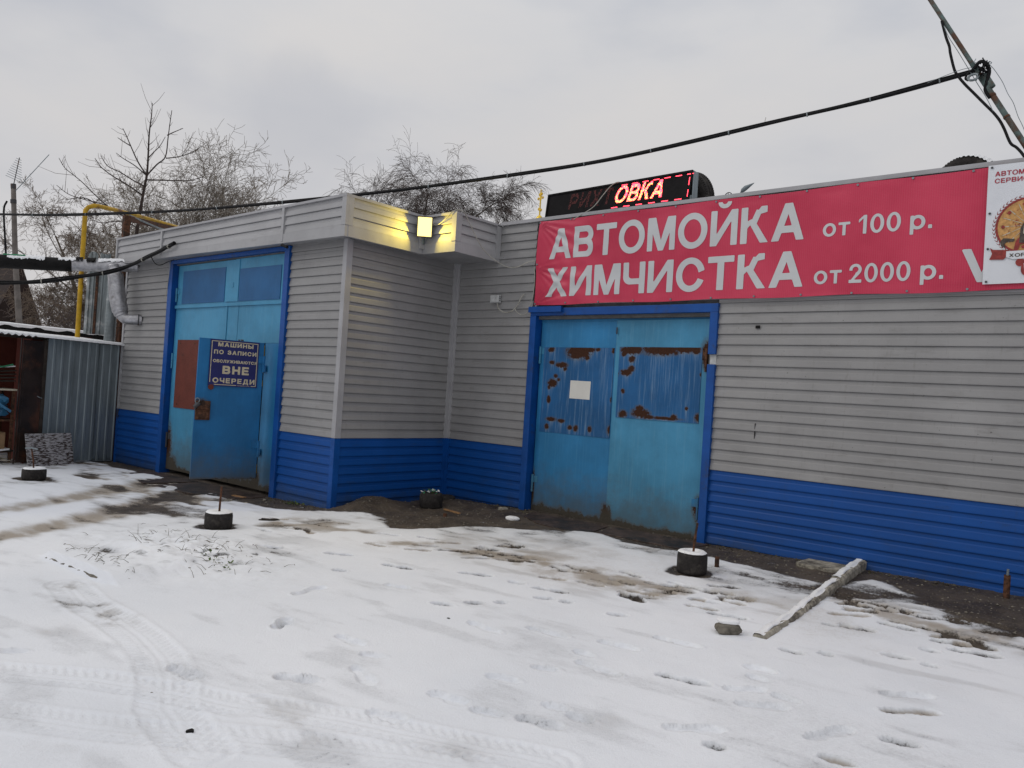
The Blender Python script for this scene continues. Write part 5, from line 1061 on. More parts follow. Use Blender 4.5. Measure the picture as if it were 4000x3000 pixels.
# yellow gas pipe
yp = thing('gas_pipe', 'yellow gas pipe rising behind the shed and turning over the roof', 'pipe', (-15.33, 5.71, 0))
MB().tube([(-15.345, 5.74, 0), (-15.335, 5.72, 2.1), (-15.318, 5.698, 4.30), (-15.316, 5.70, 4.39), (-15.305, 5.74, 4.45), (-15.30, 5.83, 4.50), (-15.34, 5.943, 4.518), (-15.7, 6.32, 4.585), (-16.506, 7.176, 4.717), (-17.879, 8.631, 4.918), (-19.0, 9.8, 5.05)], .041, 14).build('pipe_run', 'yellow_pipe', yp, smooth=True)
pf = thing('pipe_frame', 'rusty steel post and beam carrying the yellow gas pipe', 'frame', (-15.05, 6.33, 0))
MB().box((-15.10, 6.27, 0), (-15.0, 6.38, 4.40)).build('post', 'rust', pf); b = MB().obox((-15.12, 6.35, 4.30), (-3.1, 2.6, .56), (.05, .06, 0), (0, 0, .11)); b.build('beam', 'rust', pf)
MB().tube([(-15.1, 6.40, 4.42), (-16.3, 7.5, 4.52), (-17.6, 8.6, 4.70)], .02, 6).build('thin_pipe', 'galv_old', pf)
# utility pole with aerial
up = thing('utility_pole', 'weathered grey pole with strap and side cable at the left edge', 'pole', (-19.05, 6.1, 0))
MB().tube([(-19.02, 6.16, -.2), (-19.21, 5.963, 2.47), (-19.33, 5.845, 3.772), (-19.42, 5.74, 5.324)], [.072, .062, .055, .048], 12).build('shaft', 'concrete_pole', up, smooth=True)
MB().tube([(-19.40, 5.757, 4.98), (-19.405, 5.752, 5.06)], .060, 12).build('strap', 'steel_dark', up); MB().tube([(-19.418, 5.742, 5.30), (-19.425, 5.735, 5.40)], .053, 12).build('cap', 'steel_dark', up)
MB().tube(smooth_path([(-19.50, 5.66, 5.02), (-19.52, 5.62, 4.8), (-19.48, 5.68, 4.1), (-19.42, 5.72, 3.6)]), .022, 6).build('side_cable', 'cable', up)
an = thing('tv_aerial', 'thin television aerial with short crossbars and a slanting rod on the grey pole', 'aerial', (-19.42, 5.74, 5.40))
MB().tube([(-19.42, 5.74, 5.38), (-19.344, 5.792, 5.98)], .010, 6).build('boom', 'steel_dark', an)
for k in range(10):
    t_ = k/9; c_ = Vector((-19.40, 5.75, 5.50)).lerp(Vector((-19.347, 5.79, 5.94)), t_); hw = .19-.13*t_; MB().tube([tuple(c_-Vector((.65, .76, -.38))*hw), tuple(c_+Vector((.65, .76, -.38))*hw*.75)], .0055, 5).build('crossbar', 'galv', an)
MB().tube([(-19.38, 5.77, 5.25), (-18.857, 6.204, 6.085)], .008, 5).build('slanting_rod', 'galv', an)

# ------------------------------------------------------------------ overhead cables and the leaning mast
CB = [(-1.546, 8.4, 4.893), (-2.396, 8.213, 4.734), (-3.256, 8.023, 4.608), (-4.464, 7.757, 4.435), (-5.621, 7.502, 4.310), (-7.143, 7.166, 4.225), (-8.923, 6.774, 4.168), (-10.746, 6.372, 4.140), (-12.783, 5.923, 4.150), (-15.193, 5.392, 4.227), (-17.313, 4.925, 4.348), (-19.6, 4.42, 4.50)]
cbt = thing('overhead_cable', 'thick black cable bundle sagging from the leaning mast across the whole roofline', 'cable', CB[0])
pth = smooth_path(CB, 10)
MB().tube(pth, .0145, 8).build('main_cable', 'cable', cbt, smooth=True)
p2 = [p+Vector((0, 0, .018+.004*math.sin(i*.31)))+Vector((.004*math.sin(i*.5), 0, 0)) for i, p in enumerate(pth)]; MB().tube(p2, .008, 6).build('second_cable', 'cable', cbt, smooth=True)
p3 = [p+Vector((0, 0, -.014-.003*math.sin(i*.23))) for i, p in enumerate(pth)]; MB().tube(p3, .007, 6).build('thin_cable', 'cable', cbt, smooth=True)
for k in range(4, len(pth)-3, 7): p = pth[k]; q = (pth[k+1]-p).normalized(); MB().tube([tuple(p-q*.006), tuple(p+q*.006)], .026, 8).build('tie', 'galv_old', cbt); 
b = MB(); b.tube([tuple(pth[22]+Vector((0, 0, .03))), tuple(pth[22]+Vector((.01, 0, .075)))], .003, 4).build('tie_end', 'white_cable', cbt)
mast = thing('leaning_mast', 'rusty green steel pipe mast leaning over the roof at the upper right', 'mast', (-1.0, 8.4, 3.6))
md = (Vector((-2.024, 8.4, 5.692))-Vector((-1.168, 8.4, 4.124))).normalized(); m0 = Vector((-1.168, 8.4, 4.124))
def mq(t, a=0, b_=0): return tuple(m0+md*t+Vector((md.z, 0, -md.x))*a+Vector((0, b_, 0)))
MB().tube([mq(-.62), mq(0), mq(.88)], .026, 12).build('lower_pipe', 'mast', mast, smooth=True); MB().tube([mq(.85), mq(1.0), mq(2.6)], [.026, .021, .020], 12).build('upper_pipe', 'mast', mast, smooth=True)
for t_ in (.30, .56, .80): MB().tube([mq(t_), mq(t_+.02)], .030, 12).build('clamp', 'rust', mast)
b = MB().tube([mq(.64, .03, 0), mq(.80, .03, 0)], .032, 8); b.build('bracket_block', 'mast', mast)
kn = thing('cable_knot', 'tangle of black cable ends and an insulator ring tied round the mast', 'cable knot', (-1.55, 8.38, 4.88))
MB().tube(smooth_path([(-1.60, 8.36, 4.90), (-1.55, 8.34, 4.945), (-1.50, 8.35, 4.92), (-1.475, 8.37, 4.85), (-1.49, 8.38, 4.76), (-1.50, 8.39, 4.68), (-1.46, 8.39, 4.60)]), .017, 8).build('cable_end', 'cable', kn, smooth=True)
MB().tube(smooth_path([(-1.607, 8.35, 4.893), (-1.65, 8.34, 4.85), (-1.664, 8.34, 4.809), (-1.64, 8.34, 4.785)]), .010, 8).build('cable_loop', 'cable', kn, smooth=True)
rg_ = []; 
for q in range(17): a = 2*math.pi*q/16; rg_.append((-1.598+.042*math.cos(a), 8.33+.02*math.sin(a), 4.805+.036*math.sin(a)))
MB().tube(rg_, .012, 8).build('insulator_ring', 'galv_old', kn, smooth=True)
rn = random.Random(9); b = MB()
for i in range(26):
    p = Vector((-1.53+rn.uniform(-.04, .05), 8.37+rn.uniform(-.04, .02), 4.90+rn.uniform(-.09, .05))); d_ = Vector((rn.uniform(-1, 1), rn.uniform(-1, 1), rn.uniform(-1, 1)))*.045; b.tube([tuple(p-d_), tuple(p), tuple(p+d_*.7+Vector((0, 0, .01)))], .006, 5)
b.build('wire_tails', 'cable', kn)
b = MB().tube(smooth_path([(-1.59, 8.36, 4.99), (-1.60, 8.35, 4.955), (-1.57, 8.35, 4.945), (-1.53, 8.35, 4.95), (-1.51, 8.35, 4.96)]), .0035, 5); b.tube(smooth_path([(-1.50, 8.35, 4.925), (-1.47, 8.35, 4.93), (-1.455, 8.35, 4.915), (-1.48, 8.35, 4.905)]), .0035, 5); b.build('fine_wire', 'galv', kn)
w = MB().tube(smooth_path([(-1.905, 8.37, 5.44), (-1.859, 8.37, 5.268), (-1.824, 8.36, 5.168), (-1.81, 8.36, 5.089), (-1.769, 8.36, 4.929), (-1.736, 8.36, 4.861), (-1.672, 8.36, 4.765), (-1.582, 8.36, 4.65), (-1.494, 8.36, 4.537), (-1.42, 8.36, 4.443), (-1.366, 8.36, 4.36), (-1.325, 8.36, 4.273), (-1.27, 8.36, 4.134), (-1.219, 8.36, 4.083), (-1.163, 8.34, 4.003), (-1.09, 8.30, 3.86)], 5), .0125, 8).build('drop_cable', 'cable', smooth=True); tag(w, 'dark cable hanging slack beside the leaning mast down to the parapet', 'cable')
w = MB().tube(smooth_path([(-1.88, 8.36, 5.38), (-1.835, 8.36, 5.262), (-1.755, 8.35, 5.114), (-1.689, 8.35, 4.986), (-1.632, 8.35, 4.876), (-1.568, 8.35, 4.751), (-1.484, 8.35, 4.594), (-1.42, 8.35, 4.45)]), .0035, 5).build('thin_wire', 'galv_old', smooth=True); tag(w, 'thin grey wire between the slack cable and the mast', 'wire')
w = MB().tube(smooth_path([(-1.50, 8.35, 4.93), (-1.46, 8.35, 4.89), (-1.42, 8.35, 4.83), (-1.358, 8.35, 4.715), (-1.31, 8.35, 4.596), (-1.262, 8.35, 4.5), (-1.22, 8.35, 4.37), (-1.175, 8.35, 4.262), (-1.12, 8.35, 4.1)]), .003, 5).build('thin_wire', 'galv', smooth=True); tag(w, 'thin pale wire bowing out right of the leaning mast', 'wire')
w = MB().tube(smooth_path([(-1.61, 8.34, 4.905), (-1.70, 8.33, 4.90), (-1.83, 8.31, 4.865), (-1.98, 8.27, 4.81)]), .003, 5).build('thin_wire', 'galv_old', smooth=True); tag(w, 'fine wire arching just above the cable bundle near the mast', 'wire')
C2 = [(-11.86, 5.715, 3.515), (-11.99, 5.70, 3.475), (-12.55, 5.69, 3.375), (-13.03, 5.64, 3.255), (-13.22, 5.336, 3.084), (-13.43, 5.03, 2.98), (-13.76, 4.55, 2.84), (-14.15, 4.09, 2.76), (-14.9, 3.3, 2.68)]
c2t = thing('hanging_cable', 'thick black cable bundle slung from the fascia in front of the foil pipe', 'cable', C2[0])
pth = smooth_path(C2, 8); MB().tube(pth, .021, 8).build('main_cable', 'cable', c2t, smooth=True)
MB().tube([p+Vector((0, 0, .028+.006*math.sin(i*.5))) for i, p in enumerate(pth[4:])], .012, 6).build('second_cable', 'cable', c2t, smooth=True)
MB().tube([p+Vector((.01, -.01, -.026-.006*math.sin(i*.4))) for i, p in enumerate(pth[10:])], .008, 6).build('thin_cable', 'cable', c2t, smooth=True)
MB().tube([(-11.92, 5.71, 3.505), (-11.85, 5.715, 3.525)], .030, 8).build('end_sleeve', 'black_plastic', c2t)
for k in (8, 20, 34, 48): p = pth[k]; q = (pth[k+1]-p).normalized(); MB().tube([tuple(p-q*.006), tuple(p+q*.006)], .036, 8).build('tie', 'white_cable', c2t)
w = MB().tube(smooth_path([(-12.55, 5.69, 3.36), (-12.50, 5.72, 3.27), (-12.40, 5.74, 3.22), (-12.30, 5.76, 3.225), (-12.20, 5.80, 3.27), (-12.08, 5.84, 3.30)]), .007, 6).build('loop_wire', 'cable', smooth=True); w2 = tag(w, 'thin black wire drooping from the slung cable to the top of the tall gate', 'wire')
o = thing('camera_stub', 'short black bracket stub under the fascia right of the tall gate', 'bracket', (-8.86, 5.80, 3.28)); MB().tube([(-8.93, 5.72, 3.275), (-8.80, 5.72, 3.235)], .020, 8).build('stub', 'black_plastic', o)

# ------------------------------------------------------------------ ground sheet with snow, footprints and tyre tracks
def axis(segs):
    o = []
    for a, b_, s in segs: n = max(1, int(round((b_-a)/s))); o += list(np.linspace(a, b_, n, endpoint=False))
    return np.array(o+[segs[-1][1]])
GX = axis([(-400, -100, 60), (-100, -30, 12), (-30, -14.5, 1.2), (-14.5, -8, .032), (-8, -6.0, .020), (-6.0, 1.0, .0122), (1.0, 3.0, .05), (3, 20, 1.5), (20, 100, 12), (100, 400, 60)])
GY = axis([(-400, -60, 60), (-60, -4, 6), (-4, .9, .25), (.9, 6.6, .0122), (6.6, 8.0, .022), (8, 16, 1.5), (16, 100, 10), (100, 500, 60)])
X, Y = np.meshgrid(GX, GY)
def vn(x, y, sc, seed, oct_=1):
    r = 0; am = 1; tot = 0
    for o_ in range(oct_):
        rng = np.random.default_rng(seed+o_*17); tb = rng.random((256, 256)); xx, yy_ = x*sc*2**o_, y*sc*2**o_
        xi, yi = np.floor(xx).astype(int), np.floor(yy_).astype(int); fx, fy = xx-xi, yy_-yi; fx = fx*fx*(3-2*fx); fy = fy*fy*(3-2*fy)
        g = lambda i, j: tb[(yi+j) % 256, (xi+i) % 256]
        r = r+am*((g(0, 0)*(1-fx)+g(1, 0)*fx)*(1-fy)+(g(0, 1)*(1-fx)+g(1, 1)*fx)*fy); tot += am; am *= .5
    return r/tot
def seg_dist(P, x, y):
    """distance to a polyline, and arc length and signed side at the nearest point"""
    best = np.full(x.shape, 1e9); along = np.zeros(x.shape); side = np.zeros(x.shape); acc = 0
    for (ax, ay), (bx, by) in zip(P[:-1], P[1:]):
        dx, dy = bx-ax, by-ay; l = math.hypot(dx, dy); t = np.clip(((x-ax)*dx+(y-ay)*dy)/(l*l), 0, 1); qx, qy = x-ax-t*dx, y-ay-t*dy; d = np.hypot(qx, qy); m = d < best
        best = np.where(m, d, best); along = np.where(m, acc+t*l, along); side = np.where(m, np.sign(dx*(y-ay)-dy*(x-ax)), side); acc += l
    return best, along, side
def in_poly(P, x, y):
    r = np.zeros(x.shape, bool); n = len(P)
    for i in range(n):
        (ax, ay), (bx, by) = P[i], P[(i+1) % n]
        c = ((ay > y) != (by > y)) & (x < (bx-ax)*(y-ay)/((by-ay) if by != ay else 1e-9)+ax); r ^= c
    return r
near = (X > -16) & (X < 4) & (Y > .5) & (Y < 10); xn, yn = X[near], Y[near]
S = np.ones(X.shape); BR = np.zeros(X.shape); H = gz(X, Y); TU = np.zeros(X.shape); TV = np.zeros(X.shape); TM = np.zeros(X.shape)
H += np.where(np.hypot(X, Y) > 60, -.3, 0)
s = S[near]; br = BR[near]; h = np.zeros(xn.shape)
# bare ground by the walls
sm_ = [tuple(p) for p in DIRT]; poly = [(-15.5, 5.35)]+sm_+[(3.5, 7.2), (3.5, 9.8), (-15.5, 9.8)]
d, _, _ = seg_dist(sm_, xn, yn); ins = in_poly(poly, xn, yn); sd = np.where(ins, d, -d)+.16*(vn(xn, yn, 3.1, 1, 4)-.5)+.05*(vn(xn, yn, 15, 2, 3)-.5)
s = s-1.05*ss(-.13, .10, sd)
s = s-.30*ss(-.9, -.05, sd)*(.3+.9*vn(xn, yn, 1.7, 5, 3))*(xn > -6.5)*.9
# snow left on the bare strip
s = s+.75*np.exp(-(((xn+6.1)/.32)**2+((yn-7.30)/.10)**2))*(vn(xn, yn, 14, 9, 2) > .38)+.5*np.exp(-(((xn+7.05)/.35)**2+((yn-6.05)/.14)**2))*(vn(xn, yn, 16, 8, 2) > .42)
s = np.maximum(s, -.1)
s = s+.45*ss(.56, .80, vn(xn, yn, 6.5, 91, 4))*ss(.45, .1, s)*ss(.75, .25, np.abs(sd))
for P in RUTS:
    d, a_, _ = seg_dist(P, xn, yn); w = .17+.06*vn(a_, a_*0, 1.1, 3); q = np.exp(-(d/(w*1.25))**2)*(.15+1.0*vn(xn*.6+yn*.3, yn*1.6, 5.2, 6, 4)); s = s-.50*q; br = br+1.5*q; h -= .012*np.exp(-(d/.15)**2)
for P in BROWN:
    d, a_, _ = seg_dist(P, xn, yn); q = np.exp(-(d/.30)**2)*ss(.36, .66, vn(xn, yn, 3.6, 11, 4)); br = br+.75*q; s = s-.18*q
for cx, cy, r in GREYB:
    q = np.exp(-(((xn-cx)**2+(yn-cy)**2)/(r*1.5)**2))*ss(.40, .7, vn(xn, yn, 5, 13, 4)); s = s-.08*q; br = br+.18*q
s = s-.16*ss(.50, .75, vn(xn, yn, .8, 21, 4))*ss(-9, -2, xn)
q = ss(.52, .72, vn(xn, yn, 1.8, 23, 4))*ss(-5, -7.5, xn)*ss(3.2, 4.2, yn); s = s-.50*q; br = br+.35*q
# grey slushy streaks all over, drawn out along the way people drive
st = vn(xn*.75+yn*.35, yn*2.4-xn*.3, 2.4, 25, 4); s = s-.24*ss(.50, .76, st); br = br+.10*ss(.5, .75, st); br = br+.30*ss(4.2, 5.6, yn)*ss(.30, .70, vn(xn, yn*1.4, 1.1, 29, 4))
q = ss(.46, .66, vn(xn*.8+yn*.3, yn*1.8-xn*.2, 2.2, 27, 5))*ss(-8.2, -9.0, xn)*ss(3.9, 4.9, yn); s = s-.50*q; br = br+.8*q
q = ss(.44, .62, vn(xn, yn*1.5, 1.9, 28, 5))*ss(.9, .25, np.abs(yn-6.9))*ss(-6.6, -5.6, xn); s = s-.28*q
# soft undulation of the snow skin
h += .010*(vn(xn, yn, 1.6, 31, 3)-.5)+.004*(vn(xn, yn, 9, 33, 2)-.5)
# tyre tracks
tu = np.zeros(xn.shape); tv = np.zeros(xn.shape); tm = np.zeros(xn.shape)
for P, w, dep in ((TRACKS[2], .13, .9), (TRACKS[1], .12, .8), (TRACKS[0], .115, 1.0)):
    d, a_, sd_ = seg_dist(P, xn, yn); lat = d*sd_; m = d < w*1.15; fade = ss(w*1.12, w*.9, d)*(.55+.5*vn(xn, yn, 2.2, 41, 2)) * dep
    tu = np.where(m & (fade > .1), a_, tu); tv = np.where(m & (fade > .1), lat/w, tv); tm = np.where(m, np.maximum(tm, fade), tm)
    h = h-.010*fade*dep+.005*np.exp(-((d-w*1.1)/.018)**2)
    gro = sum(np.exp(-((lat-c)/.009)**2) for c in (-.024, .024)); h = h+.008*gro*fade
    chev = (np.abs(lat) > .045)*ss(-.2, .2, np.sin((a_+np.abs(lat)*.7)*2*math.pi/.052)); h = h+.008*chev*fade; s = s-.12*fade*dep*(1-chev)*(1-np.clip(gro, 0, 1))*vn(xn, yn, 6, 43, 2)
q = np.exp(-(seg_dist(TRACKS[2][:3], xn, yn)[0]/.16)**2)*ss(.45, .7, vn(xn, yn, 7, 44, 3)); s = s-.30*q; br = br+.40*q
# footprints; the two trodden paths carry many more, half melted
rn = random.Random(77); FT = list(FOOT)
for P, n_ in ((BROWN[0], 46), (BROWN[1], 20)):
    for k in range(n_):
        i = rn.randrange(len(P)-1); t_ = rn.random(); x_ = P[i][0]+(P[i+1][0]-P[i][0])*t_+rn.gauss(0, .16); y_ = P[i][1]+(P[i+1][1]-P[i][1])*t_+rn.gauss(0, .22); a = math.atan2(P[i+1][1]-P[i][1], P[i+1][0]-P[i][0])+rn.gauss(0, .25); FT.append((x_-.13*math.cos(a), y_-.13*math.sin(a), x_+.13*math.cos(a), y_+.13*math.sin(a), rn.choice('bbgggd')))
for (ax, ay, bx, by, kd) in FT:
    L0 = math.hypot(bx-ax, by-ay); 
    if L0 < .01: continue
    ux, uy = (bx-ax)/L0, (by-ay)/L0; Lf = max(min(L0, .31), .15 if kd != 'g' else .10); cx, cy = (ax+bx)/2, (ay+by)/2; W_ = .048 if Lf > .18 else .040
    m = (np.abs(xn-cx) < .26) & (np.abs(yn-cy) < .26); px, py_ = xn[m]-cx, yn[m]-cy; u = px*ux+py_*uy; v = -px*uy+py_*ux
    if Lf > .2: e1 = np.hypot((u-.22*Lf)/(Lf*.30), v/W_); e2 = np.hypot((u+.30*Lf)/(Lf*.20), v/(W_*.80)); e3 = np.maximum(np.abs(u)/(Lf*.30), np.abs(v)/(W_*.62)); e_ = np.minimum(np.minimum(e1, e2), e3)
    else: e_ = np.hypot(u/(Lf*.5), v/W_)
    e_ = e_+.22*(vn(px+cx, py_+cy, 22, 51, 2)-.5); so = ss(1.10, .84, e_); rim = np.exp(-((e_-1.14)/.10)**2)*(e_ > .95)*(.4+.6*(v > 0))
    lug = 0*so
    h[m] += -.018*so+.008*rim+.004*lug
    k = vn(px+cx, py_+cy, 18, 53, 2)
    if kd == 'd': s[m] -= so*(.62+.5*(k-.4)); br[m] += so*.15
    elif kd == 'g': s[m] -= so*(.50+.4*(k-.5)); br[m] += so*.12
    elif kd == 'b': s[m] -= so*(.34+.3*(k-.5)); br[m] += so*.75
    else: s[m] -= so*.20*k
# slab edge, hollow and weedy mound at the lower left
def box_s(x0, x1, y0, y1, f): return ss(x0-f, x0+f, xn)*ss(x1+f, x1-f, xn)*ss(y0-f, y0+f, yn)*ss(y1+f, y1-f, yn)
ed = (xn-(-6.74))*.045; top = ss(2.405+0, 2.425, yn-ed)*ss(3.9, 3.0, yn)*ss(-6.90, -6.72, xn)*ss(-5.55, -5.82, xn); h += .060*top
h -= .045*np.exp(-(((xn+6.55)/.30)**2+((yn-2.80)/.12)**2)); s -= .35*np.exp(-(((xn+6.55)/.28)**2+((yn-2.80)/.09)**2))
mo = np.exp(-(((xn+6.5)/1.0)**2+((yn-3.35)/.55)**2)); h += .055*mo+.050*mo*(vn(xn, yn, 5.5, 61, 3)-.5)+.022*mo*(vn(xn, yn, 14, 62, 3)-.5)*2.4; s -= .9*mo*ss(.62, .80, vn(xn, yn, 11, 63, 3))
# gravel heap in the corner, tyre hollows
pl = np.exp(-(((xn+7.66)/.24)**2+((yn-6.42)/.42)**2)); h += .15*pl*(.85+.3*vn(xn, yn, 7, 71, 2)); s -= pl*.8
pl = np.exp(-(((xn+7.3)/.5)**2+((yn-7.45)/.28)**2)); h += .06*pl; s -= .6*pl
bare = ss(.5, .1, s); h += bare*(.016*(vn(xn, yn, 9, 81, 3)-.5)+.010*(vn(xn, yn, 34, 82, 2)-.5)); h += .014*ss(.25, .8, s)
for cx, cy, r in ((-11.93, 4.02, .17), (-7.36, 4.20, .15), (-3.27, 6.50, .152)):
    d = np.hypot(xn-cx, yn-cy); h -= .012*ss(r+.06, r, d); s -= .75*ss(r+.07, r-.01, d+.04*(vn(xn, yn, 10, 83)-.5)-.05*(xn < cx))
s = s+.0; S[near] = np.clip(s, -.1, 1.1); BR[near] = np.clip(br, 0, 1); H[near] += h; TU[near] = tu; TV[near] = tv; TM[near] = np.clip(tm, 0, 1)
ny_, nx_ = X.shape; verts = np.stack([X, Y, H], -1).reshape(-1, 3).astype(np.float32); idx = np.arange(nx_*ny_).reshape(ny_, nx_)
quads = np.stack([idx[:-1, :-1], idx[:-1, 1:], idx[1:, 1:], idx[1:, :-1]], -1).reshape(-1, 4)
me = bpy.data.meshes.new('ground'); me.vertices.add(len(verts)); me.vertices.foreach_set('co', verts.ravel()); me.loops.add(quads.size); me.loops.foreach_set('vertex_index', quads.ravel().astype(np.int32))
me.polygons.add(len(quads)); me.polygons.foreach_set('loop_start', np.arange(0, quads.size, 4, dtype=np.int32)); me.polygons.foreach_set('loop_total', np.full(len(quads), 4, np.int32)); me.update(); me.validate()
for nm, arr in (('snow', S), ('brown', BR), ('tu', TU), ('tv', TV), ('tm', TM)): a_ = me.attributes.new(nm, 'FLOAT', 'POINT'); a_.data.foreach_set('value', arr.reshape(-1).astype(np.float32))
def ground_mat():
    t = NT('ground'); v = t.pos(); A_ = lambda n: t.n('Attribute', attribute_name=n).outputs['Fac']
    sn = A_('snow'); br = A_('brown'); tm = A_('tm')
    n1 = t.noise(v, 11, 6, .75); n2 = t.noise(v, 55, 4, .7); n3 = t.noise(v, 180, 3, .6)
    nn = t.math('ADD', t.math('MULTIPLY', t.math('SUBTRACT', n1, .5), .75), t.math('MULTIPLY', t.math('SUBTRACT', n2, .5), .85))
    nn = t.math('ADD', nn, t.math('MULTIPLY', t.math('SUBTRACT', n3, .5), .45))
    cov = t.rng(t.math('ADD', sn, nn), .26, .58)
    thin = t.rng(t.math('ADD', sn, t.math('MULTIPLY', nn, .45)), .30, 1.02)
    big = t.noise(v, .7, 3, .5)
    white = t.mix(t.rng(big, .3, .7), (.74, .765, .81), (.81, .828, .865))
    snow = t.mix(thin, (.44, .45, .47), white)
    bf = t.rng(t.math('ADD', br, t.math('MULTIPLY', nn, .7)), .10, 1.0, 0, .92)
    snow = t.mix(bf, snow, (.33, .285, .235))
    sm = t.noise(v, 3.3, 5, .6); d = t.mix(t.rng(sm, .3, .7), (.036, .028, .024), (.088, .070, .054))
    d = t.mix(t.rng(n2, .52, .74), d, (.13, .115, .10)); d = t.mix(t.rng(n3, .62, .72, 0, .7), d, (.22, .21, .20)); d = t.mix(t.rng(n2, .42, .25, 0, .7), d, (.016, .013, .012))
    c = t.mix(cov, d, snow)
    ro = t.rng(cov, 0, 1, .62, .75)
    # fine tread relief inside the tyre tracks
    hs = t.math('ADD', t.math('MULTIPLY', n2, .5), t.math('MULTIPLY', n3, .35))
    nr = t.bump(hs, .6, .012); nr = t.bump(cov, .5, .010, nr)
    return t.set(c, ro, nr, spec=.25)
M['ground'] = ground_mat(); gnd = link('ground', me, 'ground', None, True); gnd['kind'] = 'structure'; gnd['label'] = 'snowy yard with footprints, tyre tracks and bare dirt along the walls'
print('ground quads', len(quads))
o = MB(); n_ = 26
for i in range(n_):
    pass
rn = random.Random(14); b = MB(); p0 = Vector((-6.75, 2.40, 0)); p1 = Vector((-5.88, 2.43, 0))
for i in range(n_+1):
    p = p0.lerp(p1, i/n_); z = g1(p.x, p.y)-.02; e_ = rn.uniform(0, .010)
    b.v += [(p.x, p.y-.012+e_, z), (p.x, p.y-.008+e_, z+.040+rn.uniform(-.018, .004)), (p.x, p.y+.012, z+.050+rn.uniform(-.008, .0)), (p.x, p.y+.05, z+.02)]
for i in range(n_):
    for k in range(3): b.f.append((4*i+k, 4*i+k+1, 4*i+5+k, 4*i+4+k))
o = b.build('slab_edge', 'stone'); tag(o, 'exposed rough edge of a snow-covered concrete slab at the lower left', 'slab')

def ground_z(x, y):
    j = int(np.searchsorted(GY, y)); i = int(np.searchsorted(GX, x)); return float(H[min(j, ny_-1), min(i, nx_-1)])
# loose gravel on the bare strip
rn = random.Random(17); b = MB(); cnt = 0; tries = 0
while cnt < 2600 and tries < 60000:
    tries += 1; x = rn.uniform(-14, 1.5); y = rn.uniform(5.0, 7.95)
    if x < XB and y > YA-.02: continue
    j = int(np.searchsorted(GY, y)); i = int(np.searchsorted(GX, x))
    if S[j, i] > .30: continue
    r = .004+.011*rn.random()**3; z = H[j, i]; n = len(b.v); a = rn.random()*6.28
    for q in range(4): t_ = a+q*math.pi/2; b.v.append((x+r*math.cos(t_)*(1+.4*rn.random()), y+r*math.sin(t_), z+r*.25*rn.random()))
    b.v.append((x+r*.2, y, z+r*.9)); b.f += [(n, n+1, n+4), (n+1, n+2, n+4), (n+2, n+3, n+4), (n+3, n, n+4)]; cnt += 1
o = b.build('gravel', 'stone'); tag(o, None, None, kind='stuff')
# dead leaves and litter against the wall foot
b = MB(); rn = random.Random(19)
for i in range(420):
    if rn.random() < .75: x = rn.uniform(-3.8, -1.3) if rn.random() < .6 else rn.uniform(-6.9, -5.9); y = YC-.03-abs(rn.gauss(0, .10))
    else: x = rn.uniform(-9.0, -7.9); y = YA-.03-abs(rn.gauss(0, .12))
    z = ground_z(x, y)+.004; s_ = rn.uniform(.008, .022); u = Vector((rn.uniform(-1, 1), rn.uniform(-1, 1), rn.uniform(-.3, .9))).normalized()*s_; v = Vector((rn.uniform(-1, 1), rn.uniform(-1, 1), rn.uniform(-.3, .4))).normalized()*s_*.6
    p = Vector((x, y, z)); b.poly([p-u, p+v, p+u*1.1, p-v])
o = b.build('dead_leaves', 'weed'); tag(o, None, None, kind='stuff')
# dry weeds poking through the mound, and a green tuft by the bay corner
b = MB(); rn = random.Random(23)
for i in range(150):
    k = rn.random()
    if k < .55: x, y = -6.5+rn.gauss(0, .55), 3.45+rn.gauss(0, .22)
    elif k < .8: x, y = -5.75+rn.gauss(0, .22), 3.25+rn.gauss(0, .12)
    else: x, y = -6.25+rn.gauss(0, .3), 2.62+rn.gauss(0, .06)
    z = ground_z(x, y)-.004; L1 = rn.uniform(.03, .13); a = rn.random()*6.28; ln = rn.uniform(.2, 1.6); d_ = Vector((math.cos(a)*ln, math.sin(a)*ln, rn.uniform(.15, .8))).normalized()
    p = Vector((x, y, z)); q = p+d_*L1*.5; r_ = q+(d_+Vector((0, 0, -.45))).normalized()*L1*.5; b.tube([p, q, r_], [.0022, .0018, .0008], 3, False)
    if rn.random() < .35: u = Vector((rn.uniform(-1, 1), rn.uniform(-1, 1), .2))*.014; v = Vector((rn.uniform(-1, 1), rn.uniform(-1, 1), .3))*.010; b.poly([r_-u, r_+v, r_+u, r_-v])
o = b.build('dry_weeds', 'weed'); tag(o, None, None, kind='stuff')
b = MB(); rn = random.Random(29)
for i in range(90):
    k = i % 3 == 0; cx, cy = ((-8.45, 5.83), (-5.66, 3.28))[k]; x, y = cx+rn.gauss(0, .10), cy+rn.gauss(0, .05); z = ground_z(x, y); u = Vector((rn.uniform(-1, 1), rn.uniform(-1, 1), rn.uniform(0, 1)))*.026; v = Vector((rn.uniform(-1, 1), rn.uniform(-1, 1), rn.uniform(0, .6)))*.013; p = Vector((x, y, z+.015)); b.poly([p, p+u*.5+v, p+u, p+u*.5-v])
o = b.build('green_weeds', 'weed_green'); tag(o, None, None, kind='stuff')

